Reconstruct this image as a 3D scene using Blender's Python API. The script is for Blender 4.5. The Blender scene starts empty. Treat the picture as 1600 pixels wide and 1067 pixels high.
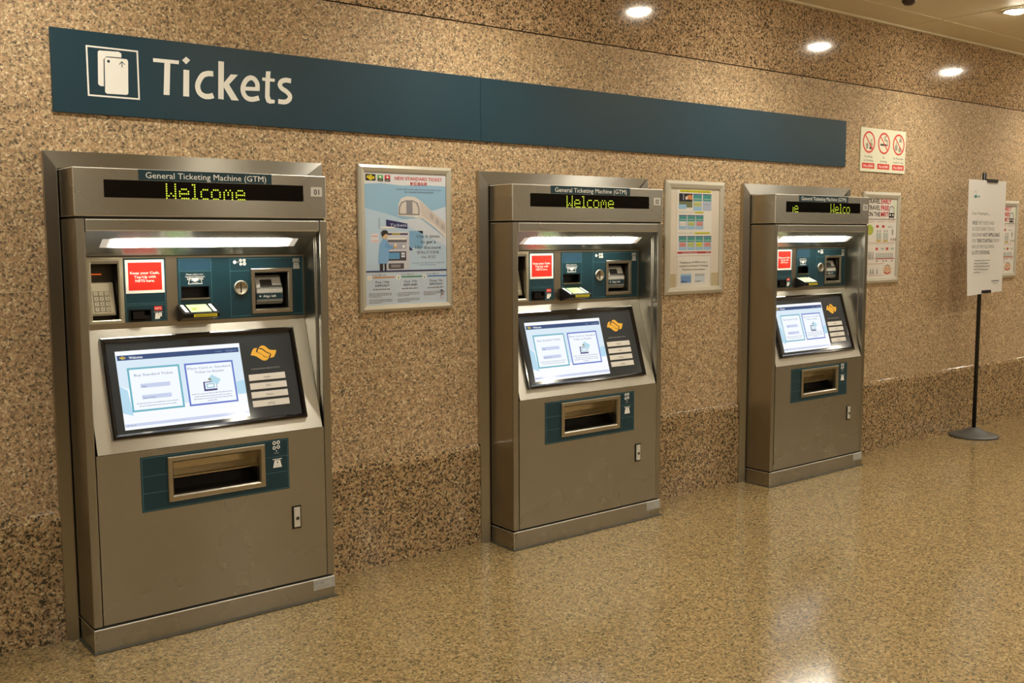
import bpy, bmesh, math, random
from mathutils import Vector, Matrix

SC = bpy.context.scene
COL = SC.collection
PI = math.pi
rnd = random.Random(7)

# ------------------------------------------------------------------ camera, world, exposure
cam = bpy.data.cameras.new('camera')
cam.sensor_width = 36.0
cam.sensor_fit = 'HORIZONTAL'
cam.lens = 1575.63 / 1600 * 36.0
cam.clip_start = 0.05
co = bpy.data.objects.new('camera', cam)
COL.objects.link(co)
YAW, PIT, ROL = -0.668838, -0.101129, -0.0043808
fw = Vector((-math.sin(YAW) * math.cos(PIT), math.cos(YAW) * math.cos(PIT), math.sin(PIT)))
rt0 = Vector((math.cos(YAW), math.sin(YAW), 0))
up0 = rt0.cross(fw)
rt = math.cos(ROL) * rt0 + math.sin(ROL) * up0
up = -math.sin(ROL) * rt0 + math.cos(ROL) * up0
co.matrix_world = Matrix(((rt.x, up.x, -fw.x, -1.080816), (rt.y, up.y, -fw.y, -4.266209),
                          (rt.z, up.z, -fw.z, 1.6207), (0, 0, 0, 1)))
SC.camera = co
SC.view_settings.view_transform = 'Standard'
SC.view_settings.look = 'None'
SC.view_settings.gamma = 1.0
SC.view_settings.exposure = 0.14
SC.view_settings.use_curve_mapping = False
world = bpy.data.worlds.new('world')
SC.world = world
world.use_nodes = True
world.node_tree.nodes['Background'].inputs[0].default_value = (1.0, 0.96, 0.88, 1)
world.node_tree.nodes['Background'].inputs[1].default_value = 0.4

LAMP_POWER = 122.0
LAMP_COLOR = (1.0, 0.97, 0.905)
HOOD_STRENGTH = 36.0
CEIL = 3.19


# ------------------------------------------------------------------ materials
MATS = {}


def new_mat(name):
    m = bpy.data.materials.new(name)
    m.use_nodes = True
    nt = m.node_tree
    return m, nt, nt.nodes['Principled BSDF']


def lin(c):
    return tuple(((x / 255) / 12.92 if x / 255 <= 0.04045 else ((x / 255 + 0.055) / 1.055) ** 2.4) for x in c)


def paint(name, rgb, rough=0.5, metal=0.0, emit=0.0, spec=0.5, coat=0.0):
    """flat colour, rgb given 0..255 sRGB"""
    if name in MATS:
        return MATS[name]
    m, nt, b = new_mat(name)
    c = lin(rgb) + (1,)
    b.inputs['Base Color'].default_value = c
    b.inputs['Roughness'].default_value = rough
    b.inputs['Metallic'].default_value = metal
    b.inputs['Specular IOR Level'].default_value = spec
    b.inputs['Coat Weight'].default_value = coat
    if emit:
        b.inputs['Base Color'].default_value = (0.01, 0.01, 0.01, 1)
        b.inputs['Emission Color'].default_value = c
        b.inputs['Emission Strength'].default_value = emit
    MATS[name] = m
    return m


def N(nt, t, **kw):
    n = nt.nodes.new(t)
    for k, v in kw.items():
        if k in n.inputs:
            n.inputs[k].default_value = v
        else:
            setattr(n, k, v)
    return n


def ramp(nt, stops, interp='CONSTANT'):
    r = nt.nodes.new('ShaderNodeValToRGB')
    cr = r.color_ramp
    cr.interpolation = interp
    while len(cr.elements) > 1:
        cr.elements.remove(cr.elements[-1])
    for i, (p, c) in enumerate(stops):
        e = cr.elements[0] if i == 0 else cr.elements.new(p)
        e.position = p
        e.color = lin(c) + (1,)
    return r


def line_mask(nt, val, positions, half):
    """1 on thin lines where val is within half of one of the positions"""
    out = None
    for p in positions:
        s = N(nt, 'ShaderNodeMath', operation='SUBTRACT')
        nt.links.new(val, s.inputs[0])
        s.inputs[1].default_value = p
        a = N(nt, 'ShaderNodeMath', operation='ABSOLUTE')
        nt.links.new(s.outputs[0], a.inputs[0])
        l = N(nt, 'ShaderNodeMath', operation='LESS_THAN')
        nt.links.new(a.outputs[0], l.inputs[0])
        l.inputs[1].default_value = half
        if out is None:
            out = l.outputs[0]
        else:
            mx = N(nt, 'ShaderNodeMath', operation='MAXIMUM')
            nt.links.new(out, mx.inputs[0])
            nt.links.new(l.outputs[0], mx.inputs[1])
            out = mx.outputs[0]
    return out


def granite(name, stops, scale, rough, spec=0.5, fleck=None, fleck_amt=0.0, bump=0.0, zlines=(), xlines=(),
            line_rgb=(196, 176, 140), line_half=0.002, stretch=(1, 1, 1), ylines=()):
    m, nt, b = new_mat(name)
    L = nt.links.new
    geo = N(nt, 'ShaderNodeNewGeometry')
    mp = N(nt, 'ShaderNodeMapping')
    mp.inputs['Scale'].default_value = stretch
    L(geo.outputs['Position'], mp.inputs['Vector'])
    nz = N(nt, 'ShaderNodeTexNoise', Scale=scale * 0.9, Detail=2.0)
    L(mp.outputs[0], nz.inputs['Vector'])
    sub = N(nt, 'ShaderNodeVectorMath', operation='SUBTRACT')
    L(nz.outputs['Color'], sub.inputs[0])
    sub.inputs[1].default_value = (0.5, 0.5, 0.5)
    scl = N(nt, 'ShaderNodeVectorMath', operation='SCALE')
    L(sub.outputs[0], scl.inputs[0])
    scl.inputs['Scale'].default_value = 1.6 / scale
    add = N(nt, 'ShaderNodeVectorMath', operation='ADD')
    L(mp.outputs[0], add.inputs[0])
    L(scl.outputs[0], add.inputs[1])
    v = N(nt, 'ShaderNodeTexVoronoi', Scale=scale)
    L(add.outputs[0], v.inputs['Vector'])
    sep = N(nt, 'ShaderNodeSeparateColor')
    L(v.outputs['Color'], sep.inputs[0])
    r = ramp(nt, stops)
    L(sep.outputs[0], r.inputs[0])
    col = r.outputs[0]
    # finer mineral grain inside each crystal
    v2 = N(nt, 'ShaderNodeTexVoronoi', Scale=scale * 2.6)
    L(add.outputs[0], v2.inputs['Vector'])
    s2 = N(nt, 'ShaderNodeSeparateColor')
    L(v2.outputs['Color'], s2.inputs[0])
    mr = N(nt, 'ShaderNodeMapRange')
    mr.inputs['To Min'].default_value = 0.72
    mr.inputs['To Max'].default_value = 1.26
    L(s2.outputs[1], mr.inputs[0])
    mul = N(nt, 'ShaderNodeVectorMath', operation='SCALE')
    L(col, mul.inputs[0])
    L(mr.outputs[0], mul.inputs['Scale'])
    col = mul.outputs[0]
    if fleck:
        # black mica clusters
        n3 = N(nt, 'ShaderNodeTexNoise', Scale=scale * 0.62, Detail=3.0, Roughness=0.6)
        L(mp.outputs[0], n3.inputs['Vector'])
        gt = N(nt, 'ShaderNodeMath', operation='GREATER_THAN')
        L(n3.outputs['Fac'], gt.inputs[0])
        gt.inputs[1].default_value = 1 - fleck_amt
        mx = N(nt, 'ShaderNodeMix', data_type='RGBA')
        L(gt.outputs[0], mx.inputs['Factor'])
        L(col, mx.inputs['A'])
        mx.inputs['B'].default_value = lin(fleck) + (1,)
        col = mx.outputs['Result']
    # broad tonal drift between slabs
    n4 = N(nt, 'ShaderNodeTexNoise', Scale=1.1, Detail=2.0)
    L(geo.outputs['Position'], n4.inputs['Vector'])
    mr4 = N(nt, 'ShaderNodeMapRange')
    mr4.inputs['To Min'].default_value = 0.9
    mr4.inputs['To Max'].default_value = 1.1
    L(n4.outputs['Fac'], mr4.inputs[0])
    mul4 = N(nt, 'ShaderNodeVectorMath', operation='SCALE')
    L(col, mul4.inputs[0])
    L(mr4.outputs[0], mul4.inputs['Scale'])
    col = mul4.outputs[0]
    if zlines or xlines or ylines:
        sx = N(nt, 'ShaderNodeSeparateXYZ')
        L(geo.outputs['Position'], sx.inputs[0])
        masks = []
        if zlines:
            masks.append(line_mask(nt, sx.outputs['Z'], zlines, line_half))
        if xlines:
            masks.append(line_mask(nt, sx.outputs['X'], xlines, line_half))
        if ylines:
            masks.append(line_mask(nt, sx.outputs['Y'], ylines, line_half))
        mk = masks[0]
        for o in masks[1:]:
            q = N(nt, 'ShaderNodeMath', operation='MAXIMUM')
            L(mk, q.inputs[0])
            L(o, q.inputs[1])
            mk = q.outputs[0]
        mx = N(nt, 'ShaderNodeMix', data_type='RGBA')
        L(mk, mx.inputs['Factor'])
        L(col, mx.inputs['A'])
        mx.inputs['B'].default_value = lin(line_rgb) + (1,)
        col = mx.outputs['Result']
    L(col, b.inputs['Base Color'])
    b.inputs['Roughness'].default_value = rough
    b.inputs['Specular IOR Level'].default_value = spec
    if bump:
        bp = N(nt, 'ShaderNodeBump')
        bp.inputs['Strength'].default_value = bump
        bp.inputs['Distance'].default_value = 0.004
        L(s2.outputs[0], bp.inputs['Height'])
        L(bp.outputs[0], b.inputs['Normal'])
    return m


def steel(name, rgb, rough, aniso, tangent, brush, smear=0.008):
    """brushed stainless steel; brush = noise scale along x, y, z; tangent = direction the highlight stretches in"""
    m, nt, b = new_mat(name)
    L = nt.links.new
    tc = N(nt, 'ShaderNodeTexCoord')
    mp = N(nt, 'ShaderNodeMapping')
    mp.inputs['Scale'].default_value = brush
    L(tc.outputs['Object'], mp.inputs['Vector'])
    n = N(nt, 'ShaderNodeTexNoise', Scale=1.0, Detail=3.0)
    L(mp.outputs[0], n.inputs['Vector'])
    n2 = N(nt, 'ShaderNodeTexNoise', Scale=3.0, Detail=1.5, Roughness=0.5)
    L(tc.outputs['Object'], n2.inputs['Vector'])
    a = N(nt, 'ShaderNodeMapRange')
    a.inputs['To Min'].default_value = rough - 0.001
    a.inputs['To Max'].default_value = rough + 0.001
    L(n.outputs['Fac'], a.inputs[0])
    a2 = N(nt, 'ShaderNodeMapRange')
    a2.inputs['From Min'].default_value = 0.3
    a2.inputs['From Max'].default_value = 0.7
    a2.inputs['To Min'].default_value = -smear
    a2.inputs['To Max'].default_value = smear
    L(n2.outputs['Fac'], a2.inputs[0])
    ad = N(nt, 'ShaderNodeMath', operation='ADD')
    L(a.outputs[0], ad.inputs[0])
    L(a2.outputs[0], ad.inputs[1])
    L(ad.outputs[0], b.inputs['Roughness'])
    b.inputs['Base Color'].default_value = lin(rgb) + (1,)
    b.inputs['Metallic'].default_value = 1.0
    b.inputs['Anisotropic'].default_value = aniso
    t = N(nt, 'ShaderNodeCombineXYZ')
    t.inputs[0].default_value, t.inputs[1].default_value, t.inputs[2].default_value = tangent
    L(t.outputs[0], b.inputs['Tangent'])
    return m


WALL_STOPS = [(0, (96, 85, 68)), (.07, (131, 114, 87)), (.20, (161, 135, 100)), (.40, (177, 143, 107)),
              (.58, (187, 157, 118)), (.76, (198, 173, 133)), (.92, (214, 194, 156))]
DADO_STOPS = [(0, (62, 56, 42)), (.12, (98, 86, 64)), (.24, (139, 115, 84)), (.45, (157, 126, 91)),
              (.62, (168, 138, 99)), (.80, (177, 150, 108)), (.93, (188, 169, 129))]
BAND_STOPS = [(0, (70, 63, 50)), (.12, (110, 97, 78)), (.24, (155, 129, 101)), (.45, (174, 142, 110)),
              (.62, (187, 155, 119)), (.80, (197, 168, 132)), (.93, (211, 190, 154))]
FLOOR_STOPS = [(0, (76, 69, 47)), (.08, (103, 89, 61)), (.22, (124, 106, 70)), (.42, (138, 114, 76)),
               (.62, (145, 121, 81)), (.82, (153, 131, 90)), (.94, (163, 144, 103))]
M_WALL = granite('flamed_granite', WALL_STOPS, 130, 0.55, 0.35, (72, 66, 56), 0.365, 0.2,
                 zlines=(0.985, 1.424, 1.863), xlines=(-1.41, 0.51, 2.43, 4.35, 6.27, 8.19, 10.11),
                 line_rgb=(196, 174, 136), line_half=0.0018)
M_DADO = granite('polished_granite', DADO_STOPS, 115, 0.1, 0.5, (56, 50, 40), 0.40, 0,
                 xlines=(-1.41, 0.51, 2.43, 4.35, 6.27, 8.19, 10.11), line_rgb=(176, 154, 118), line_half=0.0014)
M_BAND = granite('polished_granite_band', BAND_STOPS, 115, 0.09, 0.5, (60, 54, 44), 0.37, 0,
                 xlines=(0.9, 2.86, 4.82, 6.775, 8.73), line_rgb=(70, 58, 42), line_half=0.002)
M_FLOOR = granite('floor_granite', FLOOR_STOPS, 120, 0.14, 0.4, (92, 86, 66), 0.37, 0,
                  xlines=tuple(-8.9 + 1.2 * i for i in range(24)), ylines=tuple(-0.62 - 1.2 * i for i in range(10)),
                  line_rgb=(150, 130, 90), line_half=0.001)

ST = (172, 170, 161)
M_STEEL = steel('steel_brushed_sideways', ST, 0.27, 0.75, (0, 0.25, 1), (2, 60, 90))
M_STEELV = steel('steel_brushed_upright', (184, 182, 174), 0.34, 0.7, (1, 0.3, 0), (500, 60, 4))
M_SIDE = steel('steel_side_sheet', (164, 160, 148), 0.3, 0.5, (0.2, 0.2, 1), (4, 60, 500))
M_SLOPE = steel('steel_slope', (206, 202, 190), 0.42, 0.92, (0, 0.3, 1), (4, 60, 400), 0.015)
M_FRAME = steel('steel_frame_top', ST, 0.31, 0.95, (0, 0.2, 1), (4, 60, 500))
M_TRIM = steel('steel_satin', (188, 182, 166), 0.3, 0.0, (0, 0, 1), (60, 60, 60))
M_INNER = paint('dark_interior', (22, 20, 17), 0.7)
M_BLACK = paint('black_plastic', (16, 16, 17), 0.25)
M_SLOT = paint('slot_black', (10, 10, 10), 0.4)
M_GLOSSBLACK = paint('gloss_black', (10, 9, 12), 0.08, coat=0.5)
M_TEAL = paint('teal_plate', (12, 50, 60), 0.38)
M_TEAL2 = paint('teal_plate_blue', (32, 68, 88), 0.38)
M_TEALLINE = paint('teal_line', (92, 140, 146), 0.4)
M_SIGN = paint('sign_teal', (6, 50, 64), 0.33)
M_WHITE = paint('white_print', (240, 238, 228), 0.45)
M_OFFWHITE = paint('off_white', (214, 208, 194), 0.5)
M_RED = paint('red_print', (222, 40, 24), 0.45)
M_GREYPL = paint('grey_plastic', (168, 166, 158), 0.4)
M_KEY = paint('keypad_metal', (186, 178, 154), 0.35, 0.6)
M_SILVER = paint('silver_frame', (196, 190, 172), 0.36, 0.35)
M_EDGE = steel('steel_highlight_edge', (226, 222, 210), 0.45, 0.0, (0, 0, 1), (40, 40, 40))  # lighter, rougher steel put on bevels to give the bright edge highlight
M_LED = paint('led_dot', (212, 226, 56), 0.4, emit=1.15)
M_LEDOFF = paint('led_window', (6, 6, 5), 0.12)


def mat_hood():
    m, nt, b = new_mat('hood_lamp_diffuser')
    L = nt.links.new
    tc = N(nt, 'ShaderNodeTexCoord')
    sx = N(nt, 'ShaderNodeSeparateXYZ')
    L(tc.outputs['Object'], sx.inputs[0])
    s = N(nt, 'ShaderNodeMath', operation='SUBTRACT')
    L(sx.outputs['X'], s.inputs[0])
    s.inputs[1].default_value = 0.528
    a = N(nt, 'ShaderNodeMath', operation='ABSOLUTE')
    L(s.outputs[0], a.inputs[0])
    mr = N(nt, 'ShaderNodeMapRange')     # the tube is shorter than its diffuser
    mr.interpolation_type = 'SMOOTHSTEP'
    mr.inputs['From Min'].default_value = 0.28
    mr.inputs['From Max'].default_value = 0.395
    mr.inputs['To Min'].default_value = HOOD_STRENGTH
    mr.inputs['To Max'].default_value = 0.3
    L(a.outputs[0], mr.inputs[0])
    b.inputs['Base Color'].default_value = (.8, .8, .74, 1)
    b.inputs['Emission Color'].default_value = (1.0, 0.95, 0.82, 1)
    L(mr.outputs[0], b.inputs['Emission Strength'])
    return m


M_HOOD = mat_hood()


def mat_pane():
    m = bpy.data.materials.new('clear_pane')
    m.use_nodes = True
    nt = m.node_tree
    nt.nodes.remove(nt.nodes['Principled BSDF'])
    tr = N(nt, 'ShaderNodeBsdfTransparent')
    gl = N(nt, 'ShaderNodeBsdfGlossy')
    gl.inputs['Roughness'].default_value = 0.06
    lw = N(nt, 'ShaderNodeLayerWeight', Blend=0.5)
    pw = N(nt, 'ShaderNodeMath', operation='POWER')
    nt.links.new(lw.outputs['Facing'], pw.inputs[0])
    pw.inputs[1].default_value = 5.0
    fr = N(nt, 'ShaderNodeMapRange')
    fr.inputs['To Min'].default_value = 0.05
    nt.links.new(pw.outputs[0], fr.inputs[0])
    mx = N(nt, 'ShaderNodeMixShader')
    nt.links.new(fr.outputs[0], mx.inputs[0])
    nt.links.new(tr.outputs[0], mx.inputs[1])
    nt.links.new(gl.outputs[0], mx.inputs[2])
    nt.links.new(mx.outputs[0], nt.nodes['Material Output'].inputs[0])
    return m


M_PANE = mat_pane()


# ------------------------------------------------------------------ mesh builder
TEXT_CACHE = {}


def text_shape(s, bold):
    k = (s, bold)
    if k not in TEXT_CACHE:
        c = bpy.data.curves.new('lettering', 'FONT')
        c.body = s
        c.size = 1.0
        c.offset = bold
        c.resolution_u = 2
        o = bpy.data.objects.new('lettering', c)
        me = bpy.data.meshes.new_from_object(o)
        vs = [(v.co.x, v.co.y) for v in me.vertices]
        fs = [tuple(p.vertices) for p in me.polygons]
        bpy.data.objects.remove(o)
        bpy.data.curves.remove(c)
        bpy.data.meshes.remove(me)
        TEXT_CACHE[k] = (vs, fs)
    return TEXT_CACHE[k]


class Frame:
    """a flat working plane: u along U, v along V, w out along W"""

    def __init__(self, o, U, V):
        self.o, self.U, self.V = Vector(o), Vector(U).normalized(), Vector(V).normalized()
        self.W = self.U.cross(self.V)

    def p(self, u, v, w=0.0):
        return self.o + self.U * u + self.V * v + self.W * w


WALL = Frame((0, 0, 0), (1, 0, 0), (0, 0, 1))      # w = towards the room (-y)
XYZ = Frame((0, 0, 0), (1, 0, 0), (0, 1, 0))


class MB:
    def __init__(self, f=WALL):
        self.v, self.f, self.m, self.s, self.mats, self.F = [], [], [], [], [], f

    def mi(self, mat):
        if mat not in self.mats:
            self.mats.append(mat)
        return self.mats.index(mat)

    def raw(self, verts, faces, mat, smooth=False):
        b = len(self.v)
        self.v += [self.F.p(*q) for q in verts]
        i = self.mi(mat)
        for fc in faces:
            self.f.append([b + k for k in fc])
            self.m.append(i)
            self.s.append(smooth)

    def box(self, u0, u1, v0, v1, w0, w1, mat):
        vs = [(u, v, w) for w in (w0, w1) for v in (v0, v1) for u in (u0, u1)]
        self.raw(vs, [(0, 2, 3, 1), (4, 5, 7, 6), (0, 1, 5, 4), (2, 6, 7, 3), (0, 4, 6, 2), (1, 3, 7, 5)], mat)

    def quad(self, u0, u1, v0, v1, w, mat):
        self.raw([(u0, v0, w), (u1, v0, w), (u1, v1, w), (u0, v1, w)], [(0, 1, 2, 3)], mat)

    def poly(self, pts, w, mat):
        a = sum(pts[i][0] * pts[(i + 1) % len(pts)][1] - pts[(i + 1) % len(pts)][0] * pts[i][1] for i in range(len(pts)))
        if a < 0:
            pts = pts[::-1]
        self.raw([(x, y, w) for x, y in pts], [tuple(range(len(pts)))], mat)

    def prism(self, pts, w0, w1, mat):
        """outline in u,v pushed out from w0 to w1"""
        a = sum(pts[i][0] * pts[(i + 1) % len(pts)][1] - pts[(i + 1) % len(pts)][0] * pts[i][1] for i in range(len(pts)))
        if a < 0:
            pts = pts[::-1]
        n = len(pts)
        self.raw([(x, y, w0) for x, y in pts] + [(x, y, w1) for x, y in pts],
                 [tuple(range(n))[::-1], tuple(range(n, 2 * n))] + [(i, (i + 1) % n, n + (i + 1) % n, n + i) for i in range(n)], mat)

    def xprism(self, prof, x0, x1, mat):
        """profile of (w, v) points extruded along u"""
        n = len(prof)
        a = sum(prof[i][0] * prof[(i + 1) % n][1] - prof[(i + 1) % n][0] * prof[i][1] for i in range(n))
        if a > 0:
            prof = prof[::-1]
        # with u=x, v=z, w=-y the loop (w,v) clockwise faces outwards at x0
        self.raw([(x0, v, w) for w, v in prof] + [(x1, v, w) for w, v in prof],
                 [tuple(range(n))[::-1], tuple(range(n, 2 * n))] + [(i, (i + 1) % n, n + (i + 1) % n, n + i) for i in range(n)], mat)

    def disc(self, u, v, r, w, mat, n=20, ry=None, a0=0.0):
        ry = ry or r
        self.poly([(u + r * math.cos(a0 + 2 * PI * i / n), v + ry * math.sin(a0 + 2 * PI * i / n)) for i in range(n)], w, mat)

    def ring(self, u, v, r0, r1, w, mat, n=28):
        vs = []
        for i in range(n):
            a = 2 * PI * i / n
            vs += [(u + r0 * math.cos(a), v + r0 * math.sin(a), w), (u + r1 * math.cos(a), v + r1 * math.sin(a), w)]
        self.raw(vs, [(2 * i, 2 * i + 1, (2 * i + 3) % (2 * n), (2 * i + 2) % (2 * n)) for i in range(n)], mat)

    def lathe(self, prof, u, v, mat, n=32):
        """(r, w) profile turned about the w axis"""
        k = len(prof)
        vs = [(u + r * math.cos(2 * PI * i / n), v + r * math.sin(2 * PI * i / n), w) for i in range(n) for r, w in prof]
        fs = [(i * k + j, ((i + 1) % n) * k + j, ((i + 1) % n) * k + j + 1, i * k + j + 1) for i in range(n) for j in range(k - 1)]
        self.raw(vs, fs, mat, True)

    def stroke(self, pts, width, w, mat):
        """ribbon of constant width along a line smoothed through pts"""
        P = [Vector(p) for p in pts]
        out = []
        for i in range(len(P) - 1):
            p0, p1, p2, p3 = P[max(i - 1, 0)], P[i], P[i + 1], P[min(i + 2, len(P) - 1)]
            for t in (0, .25, .5, .75):
                out.append(0.5 * (2 * p1 + (p2 - p0) * t + (2 * p0 - 5 * p1 + 4 * p2 - p3) * t * t + (3 * p1 - p0 - 3 * p2 + p3) * t ** 3))
        out.append(P[-1])
        L, R = [], []
        for i, p in enumerate(out):
            d = (out[min(i + 1, len(out) - 1)] - out[max(i - 1, 0)]).normalized()
            nn = Vector((-d.y, d.x)) * width / 2
            L.append(p + nn)
            R.append(p - nn)
        n = len(out)
        self.raw([(q.x, q.y, w) for q in L + R], [(i, n + i, n + i + 1, i + 1) for i in range(n - 1)], mat)

    def line(self, a, b, t, w, mat):
        self.stroke([a, b], t, w, mat)

    def outline(self, u0, u1, v0, v1, t, w, mat):
        self.quad(u0, u1, v1 - t, v1, w, mat)
        self.quad(u0, u1, v0, v0 + t, w, mat)
        self.quad(u0, u0 + t, v0 + t, v1 - t, w, mat)
        self.quad(u1 - t, u1, v0 + t, v1 - t, w, mat)

    def mitred(self, u0, u1, v0, v1, prof, mat, close=True):
        """rectangular frame with mitred corners; prof = (inset, w) loops"""
        vs = []
        for d, w in prof:
            vs += [(u0 + d, v0 + d, w), (u1 - d, v0 + d, w), (u1 - d, v1 - d, w), (u0 + d, v1 - d, w)]
        fs = []
        for j in range(len(prof) - 1):
            for i in range(4):
                fs.append((4 * j + i, 4 * j + (i + 1) % 4, 4 * (j + 1) + (i + 1) % 4, 4 * (j + 1) + i))
        self.raw(vs, fs, mat)

    def plate(self, u0, u1, v0, v1, holes, w0, w1, mat):
        """flat sheet with rectangular openings"""
        us = sorted({u0, u1} | {h[0] for h in holes} | {h[1] for h in holes})
        vs = sorted({v0, v1} | {h[2] for h in holes} | {h[3] for h in holes})
        for a, b in zip(us, us[1:]):
            for c, d in zip(vs, vs[1:]):
                mu, mv = (a + b) / 2, (c + d) / 2
                if any(h[0] < mu < h[1] and h[2] < mv < h[3] for h in holes):
                    continue
                self.quad(a, b, c, d, w1, mat)
        for (a, b, c, d) in list(holes) + [(u0, u1, v0, v1)]:
            self.raw([(a, c, w0), (b, c, w0), (b, d, w0), (a, d, w0), (a, c, w1), (b, c, w1), (b, d, w1), (a, d, w1)],
                     [(0, 1, 5, 4), (1, 2, 6, 5), (2, 3, 7, 6), (3, 0, 4, 7)], mat)

    def pocket(self, u0, u1, v0, v1, w0, w1, mat, back=None):
        """five inward faces of a recess: mouth at w1, back at w0"""
        vs = [(u0, v0, w0), (u1, v0, w0), (u1, v1, w0), (u0, v1, w0), (u0, v0, w1), (u1, v0, w1), (u1, v1, w1), (u0, v1, w1)]
        self.raw(vs, [(0, 4, 5, 1), (1, 5, 6, 2), (2, 6, 7, 3), (3, 7, 4, 0)], mat)
        self.raw(vs[:4], [(0, 1, 2, 3)], back or mat)

    def text(self, s, u, v, cap, mat, w, width=None, align='l', bold=0.0):
        vs, fs = text_shape(s, bold)
        if not vs:
            return
        x0, x1 = min(p[0] for p in vs), max(p[0] for p in vs)
        sy = cap / 0.727
        sx = sy if width is None else width / (x1 - x0)
        W = (x1 - x0) * sx
        off = {'l': 0, 'c': -W / 2, 'r': -W}[align]
        self.raw([(u + off + (x - x0) * sx, v + y * sy, w) for x, y in vs], fs, mat)

    def greek(self, u0, u1, v, h, w, mat, seed=0):
        """a line of print too small to read"""
        r = random.Random(seed)
        x = u0
        while x < u1:
            l = r.uniform(1.2, 4.0) * h
            self.quad(x, min(x + l, u1), v, v + h * r.uniform(.75, 1), w, mat)
            x += l + h * 0.6

    def emblem(self, u, v, size, w, mat, vscale=1.0):
        for pl in EMBLEM:
            self.poly([(u + x * size, v + y * size * vscale) for x, y in pl], w, mat)

    def build(self, name, parent=None, bevel=0.0, at=None, edge=None):
        me = bpy.data.meshes.new(name)
        org = Vector(at) if at else Vector((0, 0, 0))
        me.from_pydata([tuple(q - org) for q in self.v], [], self.f)
        for mt in self.mats:
            me.materials.append(mt)
        if edge:
            me.materials.append(edge)
        me.polygons.foreach_set('material_index', self.m)
        me.polygons.foreach_set('use_smooth', self.s)
        me.update()
        o = bpy.data.objects.new(name, me)
        COL.objects.link(o)
        if at:
            o.location = org
        if parent:
            o.parent = parent
        if bevel:
            md = o.modifiers.new('bevel', 'BEVEL')
            md.width = bevel
            md.segments = 2
            md.limit_method = 'ANGLE'
            md.angle_limit = math.radians(40)
            if edge:
                md.material = len(self.mats)
        return o


def tag(o, label, cat, group=None):
    o['label'] = label
    o['category'] = cat
    if group:
        o['group'] = group
    return o


def thing(name, label, cat, loc, group=None):
    o = bpy.data.objects.new(name, None)
    o.empty_display_size = 0.1
    o.location = loc
    COL.objects.link(o)
    return tag(o, label, cat, group)


def struct(o):
    o['kind'] = 'structure'
    return o


def copy_tree(o, parent=None):
    c = o.copy()
    COL.objects.link(c)
    c.parent = parent
    for ch in list(o.children):
        copy_tree(ch, c)
    return c


TICKET_POLYS = {'T': [(0.4007, 2.3697), (0.5096, 2.371), (0.5075, 2.3556), (0.4718, 2.3556), (0.4638, 2.2253), (0.4387, 2.2247), (0.4475, 2.3553), (0.4009, 2.3548)], 'dot': [(0.5403, 2.3901), (0.5572, 2.3774), (0.5391, 2.3588), (0.5224, 2.3738)], 'i': [(0.527, 2.3359), (0.5518, 2.3354), (0.547, 2.2257), (0.5213, 2.2258)], 'k': [(0.6808, 2.3865), (0.706, 2.3869), (0.6989, 2.2262), (0.6744, 2.2272)], 'k2': [(0.7021, 2.2973), (0.7352, 2.3362), (0.7673, 2.337), (0.7257, 2.292), (0.7677, 2.2272), (0.7347, 2.2261), (0.7014, 2.2779)], 't': [(0.8993, 2.3648), (0.9211, 2.3669), (0.9177, 2.3367), (0.9404, 2.3357), (0.9383, 2.3225), (0.9164, 2.3228), (0.9128, 2.2611), (0.9182, 2.2446), (0.9376, 2.2431), (0.9355, 2.229), (0.9134, 2.225), (0.8977, 2.2307), (0.8908, 2.2516), (0.8947, 2.3223), (0.8797, 2.3232), (0.881, 2.3371), (0.8959, 2.3362)], 'card': [(0.1811, 2.3714), (0.1861, 2.3774), (0.263, 2.3803), (0.2732, 2.3744), (0.2725, 2.3583), (0.2138, 2.357), (0.2023, 2.3441), (0.199, 2.238), (0.1847, 2.2382), (0.1769, 2.2451)], 'card2': [(0.213, 2.3535), (0.2933, 2.3542), (0.2987, 2.3478), (0.2946, 2.2183), (0.2887, 2.2115), (0.2095, 2.2098), (0.2029, 2.2162), (0.2065, 2.3466)], 'fr': [(0.139, 2.392), (0.3444, 2.394), (0.3363, 2.1978), (0.1342, 2.1952)]}
TICKET_STROKES = {'c': [(0.6562, 2.3308), (0.6312, 2.3292), (0.6077, 2.3181), (0.5897, 2.2894), (0.5858, 2.267), (0.5935, 2.2457), (0.6123, 2.234), (0.634, 2.2336), (0.6537, 2.2396)], 'e': [(0.8555, 2.2780), (0.8568, 2.2950), (0.8545, 2.3111), (0.8418, 2.3266), (0.8222, 2.3293), (0.8022, 2.3146), (0.7882, 2.2847), (0.7914, 2.2586), (0.8071, 2.241), (0.8315, 2.2376), (0.8623, 2.2462)], 's': [(1.0189, 2.3337), (0.994, 2.3353), (0.9724, 2.3279), (0.9634, 2.3116), (0.9732, 2.297), (0.9951, 2.285), (1.011, 2.2692), (1.0079, 2.2518), (0.9868, 2.2385), (0.9536, 2.2389)]}
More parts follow.
